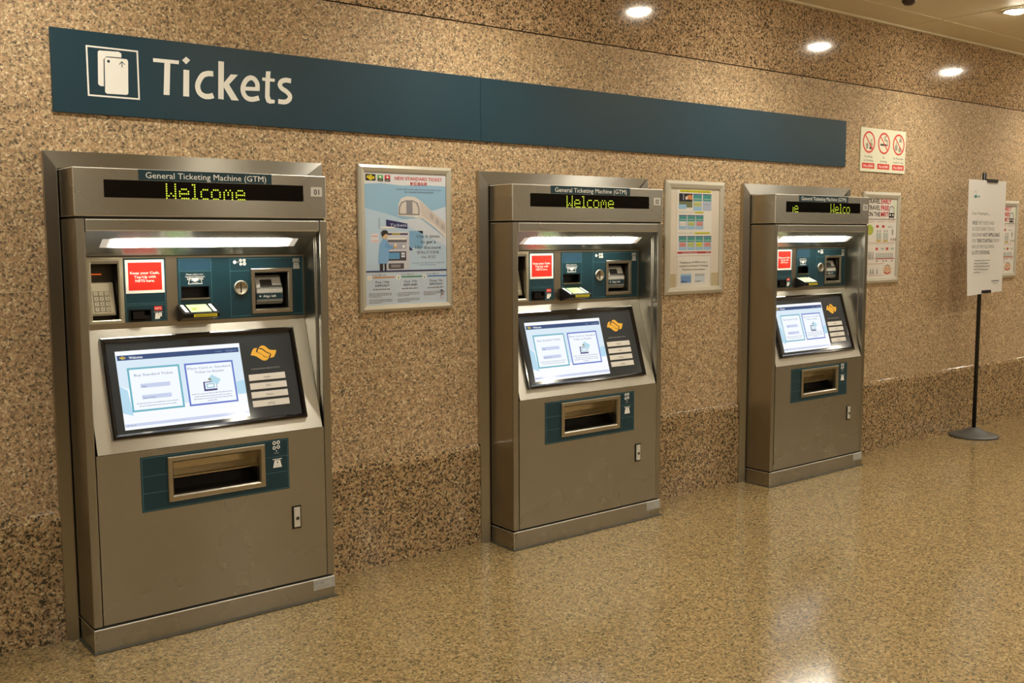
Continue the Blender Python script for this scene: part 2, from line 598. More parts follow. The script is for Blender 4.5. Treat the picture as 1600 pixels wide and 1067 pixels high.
EMBLEM = [[(-0.5, -0.044), (-0.411, 0.123), (-0.343, 0.195), (-0.217, 0.204), (-0.291, 0.066), (-0.181, 0.014), (-0.088, -0.042), (-0.011, -0.13), (0.061, -0.174), (0.126, -0.162), (0.185, -0.118), (0.185, -0.156), (0.125, -0.239), (0.022, -0.277), (-0.078, -0.261), (-0.18, -0.188), (-0.28, -0.11), (-0.385, -0.063)], [(-0.233, 0.072), (-0.179, 0.161), (-0.101, 0.155), (-0.038, 0.124), (0.063, 0.04), (0.145, -0.016), (0.247, -0.056), (0.212, -0.098), (0.167, -0.122), (0.123, -0.149), (0.065, -0.152), (-0.007, -0.103), (-0.085, -0.026), (-0.188, 0.039)], [(-0.176, 0.179), (-0.109, 0.244), (-0.035, 0.277), (0.055, 0.268), (0.126, 0.216), (0.204, 0.134), (0.278, 0.095), (0.5, 0.074), (0.436, -0.065), (0.361, -0.169), (0.207, -0.196), (0.287, -0.048), (0.194, 0.003), (0.11, 0.047), (0.031, 0.124), (-0.04, 0.181), (-0.094, 0.196)]]


# ------------------------------------------------------------------ the setting
X0, X1, YB = -9.0, 24.0, -14.0
b = MB(XYZ)
b.box(X0, X1, YB, 0.3, -0.2, 0, M_FLOOR)
struct(b.build('floor'))
M_CEIL = paint('ceiling_paint', (226, 216, 188), 0.6)
b = MB(XYZ)
b.box(X0, X1, YB, 0.3, CEIL, CEIL + 0.2, M_CEIL)
b.box(X0, X1, -0.03, -0.001, CEIL - 0.012, CEIL, M_CEIL)          # shadow bead along the wall
for i in range(12):                                              # narrow cover strips between ceiling panels
    x = -6.4 + 2.07 * i
    b.box(x, x + 0.012, YB, -0.03, CEIL - 0.003, CEIL, M_CEIL)
for y in (-0.32, -1.3, -2.5, -3.7):
    b.box(X0, X1, y, y + 0.012, CEIL - 0.003, CEIL, M_CEIL)
struct(b.build('ceiling'))
b = MB()
b.box(X0, X1, 0, 2.713, -0.3, 0, M_WALL)
struct(b.build('wall_front'))
b = MB()
b.box(X0, X1, 2.713, 2.719, -0.3, -0.008, M_INNER)
b.box(X0, X1, 2.719, CEIL, -0.3, 0.002, M_BAND)
struct(b.build('trim_1'))
b = MB()
b.xprism([(0.0005, 0.0), (0.02, 0.0), (0.02, 0.505), (0.017, 0.514), (0.006, 0.530), (0.0005, 0.536)], X0, X1, M_DADO)
struct(b.build('baseboard_front'))
M_BACK = paint('far_wall', (150, 126, 92), 0.6)
for nm, a in (('wall_back', (X0, X1, YB - 0.2, YB, 0, CEIL)), ('wall_left', (X0 - 0.2, X0, YB, 0.3, 0, CEIL)),
              ('wall_right', (X1, X1 + 0.2, YB, 0.3, 0, CEIL))):
    b = MB(XYZ)
    b.box(*a, M_BACK)
    struct(b.build(nm))

# ------------------------------------------------------------------ downlights
M_LENS = paint('lamp_lens', (255, 244, 222), 0.4, emit=200.0)
M_RING = paint('lamp_ring', (226, 222, 212), 0.4)
M_REFL = paint('lamp_reflector', (220, 216, 204), 0.15, 0.9)


def downlight(x, y, label, group, power=LAMP_POWER):
    root = thing('downlight', label, 'ceiling light', (x, y, CEIL - 0.008), group)
    m = MB(Frame((0, 0, 0), (1, 0, 0), (0, -1, 0)))              # w points down
    m.lathe([(0.095, -0.006), (0.095, 0.003), (0.084, 0.006), (0.072, 0.002), (0.070, -0.006)], 0, 0, M_RING, 40)
    m.build('trim_ring', root)
    m = MB(Frame((0, 0, 0), (1, 0, 0), (0, -1, 0)))
    m.lathe([(0.0, 0.022), (0.03, 0.020), (0.055, 0.012), (0.070, 0.0)], 0, 0, M_LENS, 32)
    m.build('lens', root)
    ld = bpy.data.lights.new('lamp', 'SPOT')
    ld.energy = power
    ld.color = LAMP_COLOR
    ld.spot_size = math.radians(138)
    ld.spot_blend = 0.75
    ld.shadow_soft_size = 0.06
    lo = bpy.data.objects.new('lamp', ld)
    COL.objects.link(lo)
    lo.parent = root
    lo.location = (0, 0, -0.02)
    return root


downlight(6.14, -0.80, 'lit round downlight in the ceiling at the top right corner of the picture', None, 0.75 * LAMP_POWER)
downlight(-0.13, -0.80, 'added round downlight over the left end of the sign, above the picture', None, 0.6 * LAMP_POWER)  # added lamp, brightens the dim top left of the wall
for x in (1.95, 4.05, 8.23, 10.3, 12.4, 14.5):
    downlight(x, -0.80, 'round downlight of the row along the granite wall, seen as a reflection in it', 'downlights along the wall', 0.75 * LAMP_POWER)
for y, xa in ((-3.18, -0.15), (-5.55, 0.97), (-7.92, -0.15), (-10.3, 0.97)):
    for k in range(-1, 9):
        downlight(xa + 2.08 * k, y, 'round downlight of the hall ceiling beyond the picture, seen only by its light', 'downlights of the hall')

m = MB(Frame((0, 0, 0), (1, 0, 0), (0, -1, 0)))
m.lathe([(0.045, 0.0), (0.045, 0.012), (0.03, 0.03), (0.02, 0.035), (0.0, 0.036)], 0, 0, paint('sprinkler', (66, 46, 40), 0.4), 24)
o = m.build('smoke_detector')
o.location = (5.27, -0.5, CEIL)
tag(o, 'small dark round detector on the ceiling above the ticket wall', 'detector')

# ------------------------------------------------------------------ the Tickets sign
sg = thing('tickets_sign', 'long dark teal sign reading Tickets across the granite wall', 'sign', (0.0, 0, 2.285))
m = MB()
m.box(0.003, 2.081, 2.1255, 2.4485, 0.001, 0.012, M_SIGN)
pl = m.build('sign_panel', sg, 0.0008)
m = MB()
m.box(2.083, 5.334, 2.1255, 2.4485, 0.001, 0.012, M_SIGN)
p2 = m.build('sign_panel', sg, 0.0008)
m = MB()
for k in ('T', 'dot', 'i', 'k', 'k2', 't'):
    m.poly(TICKET_POLYS[k], 0.0126, M_WHITE)
for k, wd in (('c', .0225), ('e', .021), ('s', .021)):
    m.stroke(TICKET_STROKES[k], wd, 0.0126, M_WHITE)
m.line((0.786, 2.2805), (0.8655, 2.2845), 0.0165, 0.0128, M_WHITE)
le = m.build('lettering', pl)
m = MB()
m.outline(0.1355, 0.3405, 2.1955, 2.393, 0.0065, 0.0126, M_WHITE)
m.poly(TICKET_POLYS['card'], 0.0126, M_WHITE)
m.poly(TICKET_POLYS['card2'], 0.0128, M_WHITE)
m.disc(0.2212, 2.3384, 0.0058, 0.0132, M_SIGN)
m.line((0.2735, 2.319), (0.2739, 2.342), 0.0028, 0.0132, M_SIGN)
m.line((0.263, 2.330), (0.2742, 2.3428), 0.0028, 0.0132, M_SIGN)
m.line((0.285, 2.331), (0.2736, 2.3428), 0.0028, 0.0132, M_SIGN)
pi = m.build('ticket_symbol', pl)
for c in (pl, p2):
    c.location = (0, 0, -2.285)

# ------------------------------------------------------------------ the ticketing machine
W, D = 1.060, 0.2425
YP = 0.095                     # depth of the upper service panel, measured out from the wall
LS = 0.501                     # length of the sloping screen panel
slope = Frame((0, -D, 0.788), (1, 0, 0), (0, D - YP, 1.267 - 0.788))
soff = Frame((0, -D, 1.66), (1, 0, 0), (0, YP - D, 1.557 - 1.66))   # built below with explicit directions
FONT5 = {'W': ['10001', '10001', '10001', '10001', '10101', '11011', '10001'],
         'e': ['00000', '00000', '01110', '10001', '11111', '10000', '01111'],
         'l': ['110', '010', '010', '010', '010', '010', '111'],
         'c': ['0000', '0000', '0111', '1000', '1000', '1000', '0111'],
         'o': ['00000', '00000', '01110', '10001', '10001', '10001', '01110'],
         'i': ['0', '0', '0', '1', '1', '1', '1'],
         'm': ['00000', '00000', '01010', '10101', '10101', '10001', '10001']}


def led_window(x0, message, parent):
    m = MB()
    m.box(0.1125, 0.949, 1.787, 1.855, D - 0.002, D + 0.0006, M_LEDOFF)
    for (s, start) in message:
        cx = start
        for ch in s:
            g = FONT5.get(ch)
            if g is None:
                cx += 3
                continue
            for r_, row in enumerate(g):
                for c_, bit in enumerate(row):
                    if bit == '1':
                        m.disc(x0 + (cx + c_) * 0.0088, 1.8440 - r_ * 0.0092, 0.0033, D + 0.0012, M_LED, 8)
            cx += len(g[0]) + 1
    return m.build('led_display', parent)


def badge(num, parent):
    m = MB()
    m.box(0.985, 1.039, 1.809, 1.850, D, D + 0.0015, paint('badge', (204, 200, 190), 0.4))
    m.text(num, 1.012, 1.8175, 0.024, paint('ink', (20, 20, 20), .5), D + 0.002, 0.026, 'c', .012)
    return m.build('number_badge', parent)


def make_machine():
    root = thing('ticketing_machine', '', 'ticket machine', (0, 0, 0), 'general ticketing machines')
    # surround against the wall: three mitred strips leaning outwards, with returns
    m = MB()
    ol, orr, ot = -0.048, 1.155, 1.9725
    il, ir, it = -0.004, 1.064, 1.904
    wo, wi = 0.027, 0.046
    V = [(ol, 0, wo), (ol, ot, wo), (orr, ot, wo), (orr, 0, wo), (il, 0, wi), (il, it, wi), (ir, it, wi), (ir, 0, wi)]
    m.raw(V, [(0, 4, 5, 1)], M_STEELV)
    m.raw([(ol, 0, wo), (ol, ot, wo), (orr, ot, wo), (orr, 0, wo), (il, 0, wi), (il, it, wo + .006), (ir, it, wo + .006), (ir, 0, wi)],
          [(1, 5, 6, 2)], M_FRAME)
    m.raw(V, [(2, 6, 7, 3)], M_STEELV)
    R = [(ol, 0.0, 0.0215), (ol, 0.537, 0.0215), (ol, 0.537, 0.001), (ol, ot, 0.001), (orr, ot, 0.001), (orr, 0.537, 0.001), (orr, 0.537, 0.0215), (orr, 0, 0.0215)]
    m.raw(R + V[:4], [(0, 8, 9, 3, 2, 1), (3, 9, 10, 4), (4, 10, 11, 7, 6, 5)], M_TRIM)
    m.raw([(il, 0, wi), (il, it, wi), (ir, it, wi), (ir, 0, wi), (il, 0, 0.022), (il, it, 0.022), (ir, it, 0.022), (ir, 0, 0.022)],
          [(0, 4, 5, 1), (1, 5, 6, 2), (2, 6, 7, 3)], M_INNER)
    m.box(il - .003, il, 0, it, wi - .004, wi + .003, M_TRIM)
    m.build('wall_surround', root)

    # header box with its lit sign
    m = MB()
    m.box(0, W, 1.7145, 1.900, 0.024, D, M_STEEL)
    hd = m.build('header', root, 0.004, edge=M_EDGE)
    m = MB()
    m.box(0.245, 0.803, 1.8565, 1.8975, D - 0.001, D + 0.0008, M_TEAL)
    m.text('General Ticketing Machine (GTM)', 0.273, 1.8650, 0.0245, M_WHITE, D + 0.0013, 0.505)
    m.build('name_plate', hd)

    # cabinet: the two side pillars and the dark carcass behind the gaps
    pf = Frame((0, 0, 0), (1, 0, 0), (0, -1, 0))                 # plan outline, pushed upwards with negative w
    prof = [(0, .024), (.0445, .024), (.0445, D - .04), (.0362, D - .04), (.0362, D), (0, D)]
    for flip in (False, True):
        m = MB(pf)
        m.prism([(W - u, v) for u, v in prof] if flip else prof, -1.706, -0.1035, M_SIDE)
        m.build('side_pillar', root, 0.004)
    m = MB()
    m.box(0.0362, W - 0.0362, 0.098, 1.712, 0.0235, 0.03, M_INNER)
    m.box(0.012, W - 0.012, 0.094, 0.106, 0.024, D - 0.006, M_INNER)
    m.box(0.012, W - 0.012, 1.704, 1.716, 0.024, D - 0.006, M_INNER)
    m.build('carcass', root)

    # base
    m = MB()
    m.box(0, W, 0, 0.0955, 0.024, D + 0.0015, M_STEEL)
    bs = m.build('base', root, 0.003, edge=M_EDGE)
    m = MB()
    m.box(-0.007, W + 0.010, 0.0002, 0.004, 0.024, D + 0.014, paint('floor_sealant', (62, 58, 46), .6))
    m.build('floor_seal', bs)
    m = MB()
    m.box(0.951, 1.057, 0.0455, 0.0915, D + 0.001, D + 0.0032, M_GREYPL)
    gl = paint('plate_line', (96, 96, 84), .5)
    m.outline(0.958, 1.050, 0.052, 0.085, 0.001, D + 0.0036, gl)
    m.disc(0.967, 0.075, 0.003, D + 0.0037, gl)
    m.text('CDE', 0.980, 0.070, 0.009, gl, D + 0.0037, 0.024)
    m.greek(0.966, 1.03, 0.059, 0.004, D + 0.0037, paint('plate_faint', (140, 138, 126), .5), 3)
    m.build('rating_plate', bs)

    # lamp hood over the recess
    m = MB()
    m.xprism([(0.05, 1.7045), (D, 1.7045), (D, 1.66), (YP, 1.557), (0.05, 1.557)], 0.0388, W - 0.0388, M_STEEL)
    hood = m.build('lamp_hood', root, 0.003, edge=M_EDGE)
    dd = Vector((0, D - YP, 1.557 - 1.66))            # from the front edge of the soffit to its back
    dn = dd.normalized()
    m = MB(Frame((0, -D, 1.66), (1, 0, 0), (0, -dn.y, -dn.z)))   # v runs forward, w faces down
    if m.F.W.z > 0:
        m.F.W = -m.F.W
    m.raw([(0.112, -0.113, 0.0015), (0.112, -0.055, 0.0015), (0.943, -0.055, 0.0015), (0.943, -0.113, 0.0015)], [(0, 1, 2, 3)], M_HOOD)
    m.build('lamp_panel', hood)

    # upper service panel
    pin, bill = (0.081, 0.1945, 1.306, 1.530), (0.779, 0.938, 1.3205, 1.479)
    slot, card = (0.452, 0.571, 1.380, 1.4265), (0.238, 0.318, 1.298, 1.338)
    m = MB()
    m.plate(0.0447, W - 0.0447, 1.2665, 1.5565, [pin, bill, slot, card], 0.085, YP, M_TRIM)
    m.box(0.0447, W - 0.0447, 1.5505, 1.5565, YP, YP + 0.004, M_TRIM)
    m.build('service_panel', root)

    # pin pad bay
    m = MB()
    m.mitred(0.073, 0.2155, 1.287, 1.555, [(0, YP), (0, YP + .003), (.004, YP + .005), (.014, YP + .005), (.019, YP + .001)], M_KEY)
    m.pocket(*pin, 0.032, YP + 0.003, paint('bay_inside', (70, 64, 52), .35, .7))
    m.quad(0.098, 0.150, 1.484, 1.489, 0.0325, paint('orange_bar', (230, 96, 30), .4, emit=0.7))  # small emissive orange bar on the back of the bay
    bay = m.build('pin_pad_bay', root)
    m = MB()
    m.xprism([(0.033, 1.455), (0.047, 1.452), (0.078, 1.332), (0.078, 1.322), (0.033, 1.322)], 0.088, 0.188, M_KEY)
    tl = math.hypot(0.031, 0.120)
    kf = Frame((0.088, -0.078, 1.332), (1, 0, 0), (0, 0.031, 0.120))
    m.F = kf
    dk = paint('key_mark', (40, 37, 30), .5)
    for r_ in range(4):
        for c_ in range(3):
            u, v = 0.020 + c_ * 0.0215, 0.088 - r_ * 0.0215
            m.box(u, u + 0.0165, v - 0.0165, v, 0.0004, 0.0025, M_KEY)
            m.outline(u - .0016, u + 0.0181, v - .0181, v + .0016, 0.0018, 0.0006, dk)
            s = '123456789*0#'[r_ * 3 + c_]
            m.text(s, u + 0.00825, v - 0.0125, 0.0085, dk, 0.003, align='c')
    m.build('keypad', bay)

    # left teal plate with card slot
    m = MB()
    m.plate(0.2185, 0.389, 1.2905, 1.5535, [card], YP - 0.001, YP + 0.0016, M_TEAL)
    wz = YP + 0.002
    m.outline(0.2225, 0.3845, 1.2945, 1.3595, 0.0011, wz, M_TEALLINE)
    m.outline(0.2225, 0.3845, 1.3655, 1.5475, 0.0011, wz, M_TEALLINE)
    m.quad(0.336, 0.368, 1.3345, 1.352, wz + .0002, M_RED)
    m.text('NETS', 0.352, 1.339, 0.008, M_WHITE, wz + .0006, 0.025, 'c', .01)
    m.quad(0.334, 0.370, 1.3275, 1.3288, wz, M_WHITE)
    m.poly([(0.340, 1.324), (0.3665, 1.325), (0.3665, 1.309), (0.359, 1.309), (0.3575, 1.300), (0.3375, 1.299)], wz, M_WHITE)
    m.quad(0.352, 0.3535, 1.317, 1.324, wz + .0003, M_TEAL)
    tp = m.build('card_plate', root)
    m = MB()
    m.pocket(*card, 0.05, YP + 0.002, M_SLOT)
    m.mitred(0.234, 0.322, 1.294, 1.342, [(0, YP + .0016), (0, YP + .006), (.004, YP + .006), (.006, YP + .002)], M_BLACK)
    m.box(0.246, 0.292, 1.303, 1.334, 0.06, YP + 0.013, M_BLACK)
    m.box(0.292, 0.316, 1.300, 1.317, 0.06, YP + 0.006, M_BLACK)
    m.build('card_slot', tp)
    # red notice
    m = MB()
    m.box(0.2245, 0.3815, 1.4075, 1.5435, YP + .001, YP + .0030, M_WHITE)
    m.quad(0.2355, 0.3715, 1.4195, 1.5325, YP + .0034, M_RED)
    for i, (s, wd) in enumerate((('Keep your Cash,', .119), ('Top-Up with', .088), ('NETS here.', .078))):
        m.text(s, 0.3025, 1.4855 - i * 0.0162, 0.0105, M_WHITE, YP + .0038, wd, 'c', .022)
    m.build('payment_notice', root)

    # right teal plate: ticket slot, coin slot, note acceptor
    m = MB()
    m.plate(0.437, 1.011, 1.284, 1.5485, [slot, bill], YP - 0.001, YP + 0.0016, M_TEAL)
    m.quad(0.4465, 0.5825, 1.4935, 1.5435, YP + .0018, M_TEAL2)
    m.outline(0.4455, 0.5835, 1.2885, 1.5445, 0.0011, YP + .0021, M_TEALLINE)
    m.quad(0.4455, 0.5835, 1.4915, 1.4926, YP + .0021, M_TEALLINE)
    m.outline(0.6665, 1.0075, 1.2925, 1.5415, 0.0011, YP + .0021, M_TEALLINE)
    m.quad(0.6665, 0.762, 1.4885, 1.4896, YP + .0021, M_TEALLINE)
    m.text('Please collect your', 0.5115, 1.4765, 0.0058, M_WHITE, wz, 0.074, 'c', .01)
    m.text('Standard Tickets here', 0.5125, 1.467, 0.0058, M_WHITE, wz, 0.083, 'c', .01)
    # ticket symbol: slot bar with a ticket sliding out
    m.outline(0.4785, 0.5465, 1.4565, 1.4645, 0.002, wz, M_WHITE)
    m.poly([(0.488, 1.4615), (0.537, 1.4615), (0.5435, 1.438), (0.481, 1.438)], wz + .0002, M_WHITE)
    m.poly([(0.490, 1.460), (0.535, 1.460), (0.5405, 1.4405), (0.484, 1.4405)], wz + .0004, M_TEAL)
    m.poly([(0.500, 1.463), (0.525, 1.463), (0.525, 1.457), (0.533, 1.457), (0.512, 1.447), (0.491, 1.457), (0.500, 1.457)], wz + .0006, M_WHITE)
    m.text('TICKET', 0.512, 1.442, 0.0035, M_WHITE, wz + .0006, 0.03, 'c')
    # coins
    m.disc(0.6895, 1.527, 0.0078, wz, M_WHITE)
    m.quad(0.700, 0.708, 1.5263, 1.5277, wz, M_WHITE)
    m.quad(0.7033, 0.7047, 1.523, 1.531, wz, M_WHITE)
    for du, dv, r_ in ((0, 0, .0068), (.0165, .0005, .0066), (.0005, -.0155, .0066), (.017, -.0145, .0078)):
        m.disc(0.7165 + du, 1.534 + dv, r_, wz, M_WHITE)
        m.disc(0.7165 + du, 1.534 + dv, r_ * .5, wz + .0003, M_GREYPL)
    # notes
    m.quad(0.9625, 0.9945, 1.5265, 1.5395, wz, M_GREYPL)
    for i in (0, 1):
        m.quad(0.9725 + i * .0105, 0.9735 + i * .0105, 1.5265, 1.5395, wz + .0002, M_TEAL)
    m.quad(0.9585, 0.9985, 1.5235, 1.5245, wz, M_WHITE)
    m.poly([(0.9665, 1.5205), (0.9905, 1.5205), (0.9965, 1.493), (0.9625, 1.493)], wz, M_GREYPL)
    m.poly([(0.9755, 1.514), (0.9815, 1.514), (0.9785, 1.508)], wz + .0002, M_TEAL)
    tp2 = m.build('payment_plate', root)
    m = MB()
    m.pocket(*slot, 0.05, YP + 0.002, M_SLOT)
    m.box(0.449, 0.573, 1.374, 1.380, YP, YP + 0.008, M_TRIM)
    m.box(0.451, 0.572, 1.4262, 1.4285, YP, YP + 0.004, M_BLACK)
    m.build('ticket_slot', tp2)
    m = MB()
    m.lathe([(0.032, YP + .001), (0.032, YP + .007), (0.030, YP + .010), (0.026, YP + .010), (0.025, YP + .008), (0.0, YP + .008)], 0.713, 1.416, M_TRIM, 36)
    m.box(0.7105, 0.7145, 1.394, 1.437, YP + .004, YP + .0095, M_SLOT)
    m.build('coin_slot', tp2)
    m = MB()
    m.mitred(0.7595, 0.9545, 1.300, 1.498, [(0, YP), (0, YP + .008), (.003, YP + .010), (.015, YP + .010), (.0198, YP + .004)], M_TRIM)
    m.pocket(*bill, 0.03, YP + 0.005, M_TRIM, M_INNER)
    m.build('note_acceptor_frame', tp2)
    m = MB()
    LG, DG = paint('note_unit_light', (186, 184, 176), .4), paint('note_unit_grey', (122, 120, 112), .4)
    m.xprism([(0.032, 1.468), (0.056, 1.464), (0.078, 1.412), (0.083, 1.408), (0.083, 1.352), (0.076, 1.339), (0.032, 1.339)], 0.792, 0.916, DG)
    lf = Frame((0, -0.078, 1.412), (1, 0, 0), (0, 0.022, 0.052))
    m.F = lf
    m.quad(0.795, 0.913, 0.001, 0.046, 0.0006, LG)
    m.box(0.815, 0.868, 0.008, 0.036, 0.0004, 0.006, M_BLACK)
    m.box(0.813, 0.913, 0.002, 0.010, 0.0004, 0.004, paint('note_lip', (60, 58, 54), .4))
    m.disc(0.804, 0.041, 0.002, 0.001, M_BLACK)
    m.F = WALL
    m.box(0.792, 0.916, 1.389, 1.406, 0.083, 0.0836, LG)
    m.box(0.792, 0.9145, 1.361, 1.3865, 0.083, 0.0838, M_TEAL)
    m.text('Align left', 0.822, 1.3695, 0.0105, M_WHITE, 0.0843, 0.062, bold=.01)
    m.quad(0.806, 0.815, 1.3735, 1.3755, 0.0842, M_WHITE)
    m.poly([(0.803, 1.3745), (0.809, 1.3795), (0.809, 1.3695)], 0.0842, M_WHITE)
    m.build('note_acceptor', tp2, 0.002)

    # card reader shelf
    m = MB()
    m.xprism([(YP, 1.354), (0.173, 1.3225), (0.175, 1.318), (0.175, 1.3015), (0.155, 1.298), (YP, 1.282)], 0.432, 0.584, M_BLACK)
    rd = m.build('card_reader', root, 0.002)
    m = MB(Frame((0, -0.173, 1.3225), (1, 0, 0), (0, 0.078, 0.0315)))
    gp, cp = paint('reader_pad', (158, 190, 140), .4), paint('reader_card', (124, 146, 40), .4)
    m.quad(0.465, 0.553, 0.006, 0.078, 0.0006, gp)
    m.quad(0.441, 0.455, 0.008, 0.078, 0.0006, M_WHITE)
    m.quad(0.562, 0.576, 0.008, 0.078, 0.0006, M_WHITE)
    m.outline(0.474, 0.508, 0.018, 0.048, 0.003, 0.0009, cp)
    m.quad(0.479, 0.497, 0.026, 0.042, 0.0009, cp)
    m.F = WALL
    yl = paint('yellow_strip', (206, 190, 28), .45)
    m.quad(0.472, 0.572, 1.3045, 1.3165, 0.1755, yl)
    m.greek(0.48, 0.565, 1.309, 0.0035, 0.1759, paint('yellow_ink', (120, 106, 20), .5), 5)
    m.build('card_pad', rd)

    # sloping screen panel with touchscreen
    m = MB(slope)
    m.box(0.0450, W - 0.0450, 0, LS, -0.006, 0, M_SLOPE)
    m.build('screen_panel', root, 0.0012)
    SV = lambda d: LS - d
    m = MB(slope)
    m.mitred(0.108, 0.946, SV(0.449), SV(0.037), [(0, 0.0), (0, .012), (.005, .0145), (.012, .0135), (.020, .006), (.0205, .003)], M_GLOSSBLACK)
    glass = paint('screen_glass', (52, 56, 60), 0.07)
    m.quad(0.126, 0.928, SV(0.431), SV(0.055), 0.004, glass)
    lg = paint('glass_print', (150, 152, 150), .4)
    m.text('LANGUAGE SELECTION', 0.788, SV(0.216), 0.006, lg, 0.0045, 0.13, 'c')
    ts = m.build('touchscreen', root, 0.0)
    m = MB(slope)
    E = lambda n, c, s=1.0: paint(n, c, 0.06, emit=s)
    # what the display shows: it is a lit screen
    m.quad(0.160, 0.684, SV(0.4145), SV(0.094), 0.0046, E('lcd_ground', (224, 241, 254), 0.85))
    m.quad(0.160, 0.684, SV(0.111), SV(0.094), 0.0050, E('lcd_white', (248, 251, 255), 0.9))
    m.poly([(0.160, SV(.235)), (0.23, SV(.265)), (0.42, SV(.33)), (0.684, SV(.30)), (0.684, SV(.4145)), (0.160, SV(.4145))], 0.0048, E('lcd_white', (248, 251, 255)))
    m.poly([(0.160, SV(.235)), (0.19, SV(.255)), (0.20, SV(.36)), (0.160, SV(.345))], 0.0050, E('lcd_sky', (188, 226, 246), 0.85))
    m.poly([(0.645, SV(.262)), (0.684, SV(.255)), (0.684, SV(.315)), (0.645, SV(.315))], 0.0050, E('lcd_sky', (188, 226, 246), 0.85))
    m.quad(0.166, 0.677, SV(0.1325), SV(0.1115), 0.0052, E('lcd_navy', (62, 88, 138), 0.7))
    m.emblem(0.187, SV(.122), 0.026, 0.0056, E('lcd_gold', (220, 190, 80), .8))
    m.text('Welcome', 0.212, SV(.1275), 0.010, E('lcd_white', (248, 251, 255)), 0.0056, 0.055, bold=.02)
    m.text('Contact', 0.573, SV(.1265), 0.007, E('lcd_pale', (150, 170, 205), .8), 0.0056, 0.028)
    m.text('English', 0.622, SV(.1265), 0.007, E('lcd_pale', (150, 170, 205), .8), 0.0056, 0.045)
    for (a, c, colr) in ((0.198, 0.411, E('lcd_aqua', (112, 188, 206), .8)), (0.431, 0.643, E('lcd_blue', (110, 132, 214), .8))):
        m.quad(a, c, SV(.346), SV(.165), 0.0052, colr)
        m.quad(a + .0075, c - .0075, SV(.3385), SV(.1725), 0.0055, E('lcd_card', (242, 248, 255), 0.92))
    ink = E('lcd_ink', (118, 138, 178), .75)
    m.text('Buy Standard Ticket', 0.302, SV(.2015), 0.0105, ink, 0.0058, 0.158, 'c')
    m.text('Place Card or Standard', 0.536, SV(.193), 0.0100, ink, 0.0058, 0.184, 'c')
    m.text('Ticket on Reader', 0.536, SV(.2105), 0.0100, ink, 0.0058, 0.130, 'c')
    bt = E('lcd_button', (206, 216, 244), .85)
    for d, s, wd in ((.2505, 'Map', .02), (.297, 'Station Name', .05)):
        m.quad(0.243, 0.363, SV(d), SV(d - .017), 0.0058, bt)
        m.text(s, 0.247, SV(d - .003), 0.0055, E('lcd_btnink', (70, 82, 120), .7), 0.0062, wd)
    fi = E('lcd_fine', (176, 186, 206), .8)
    for i, d in enumerate((.314, .325)):
        m.greek(0.218 + .01 * i, 0.389 - .01 * i, SV(d + .001), 0.0035, 0.0058, fi, 11 + i)
        m.greek(0.447 + .008 * i, 0.624 - .008 * i, SV(d - .014), 0.0035, 0.0058, fi, 13 + i)
    m.greek(0.453, 0.62, SV(.321), 0.0035, 0.0058, fi, 19)
    m.greek(0.51, 0.55, SV(.331), 0.0035, 0.0058, fi, 21)
    m.quad(0.501, 0.558, SV(.289), SV(.249), 0.0060, E('lcd_reader', (78, 78, 140), .7))
    m.quad(0.508, 0.556, SV(.281), SV(.253), 0.0062, E('lcd_card', (242, 248, 255)))
    m.outline(0.514, 0.548, SV(.277), SV(.258), .0035, 0.0064, E('lcd_aqua', (112, 188, 206), .8))
    m.poly([(0.524, SV(.240)), (0.541, SV(.221)), (0.579, SV(.244)), (0.561, SV(.266))], 0.0066, E('lcd_sky2', (186, 226, 242), .85))
    m.poly([(0.522, SV(.240)), (0.529, SV(.234)), (0.539, SV(.240)), (0.532, SV(.247))], 0.0068, E('lcd_gold2', (150, 160, 120), .7))
    m.quad(0.161, 0.683, SV(.403), SV(.391), 0.0054, E('lcd_bar', (208, 218, 244), .85))
    m.greek(0.168, 0.205, SV(.4), 0.004, 0.0058, fi, 33)
    m.build('display', ts)
    m = MB(slope)
    m.emblem(0.790, SV(.146), 0.123, 0.0046, paint('emblem_gold', (216, 162, 40), .4), 1.0)
    m.build('emblem', ts)
    lb = paint('language_label', (206, 200, 190), .35)
    for i, s in enumerate(('English', '中文', 'Melayu', 'தமிழ்')):
        m = MB(slope)
        d0 = 0.237 + i * 0.0385
        m.box(0.7045, 0.8740, SV(d0 + .0275), SV(d0), 0.0035, 0.0062, lb)
        m.text(s, 0.789, SV(d0 + .0185), 0.0085, paint('label_ink', (90, 86, 80), .5), 0.0066, align='c')
        m.build('language_button', ts, 0.0008)

    # lower door with the collection tray
    hole = (0.337, 0.711, 0.586, 0.727)
    m = MB()
    m.plate(0.0388, W - 0.0388, 0.1065, 0.7865, [(0.32, 0.727, 0.57, 0.739)], D - 0.02, D, M_STEEL)
    door = m.build('door', root)
    m = MB()
    m.plate(0.206, 0.8475, 0.5345, 0.7600, [(0.32, 0.727, 0.57, 0.739)], D - 0.0002, D + 0.0012, M_TEAL)
    wz = D + 0.0016
    m.outline(0.2105, 0.843, 0.539, 0.7555, 0.0012, wz, M_TEALLINE)
    for z in (0.610, 0.679):
        m.quad(0.2105, 0.313, z, z + .0011, wz, M_TEALLINE)
        m.quad(0.734, 0.843, z + .004, z + .0051, wz, M_TEALLINE)
    for du, dv in ((0, 0), (.0185, .001), (-.0005, -.021), (.0185, -.019)):
        m.disc(0.7805 + du, 0.7445 + dv, .0082, wz, M_WHITE)
        m.disc(0.7805 + du, 0.7445 + dv, .004, wz + .0003, M_TEAL2)
    m.poly([(0.786, 0.711), (0.794, 0.711), (0.790, 0.705)], wz, M_WHITE)
    m.text('Coins', 0.790, 0.698, 0.005, M_OFFWHITE, wz, 0.022, 'c')
    m.quad(0.771, 0.814, 0.671, 0.6745, wz, M_WHITE)
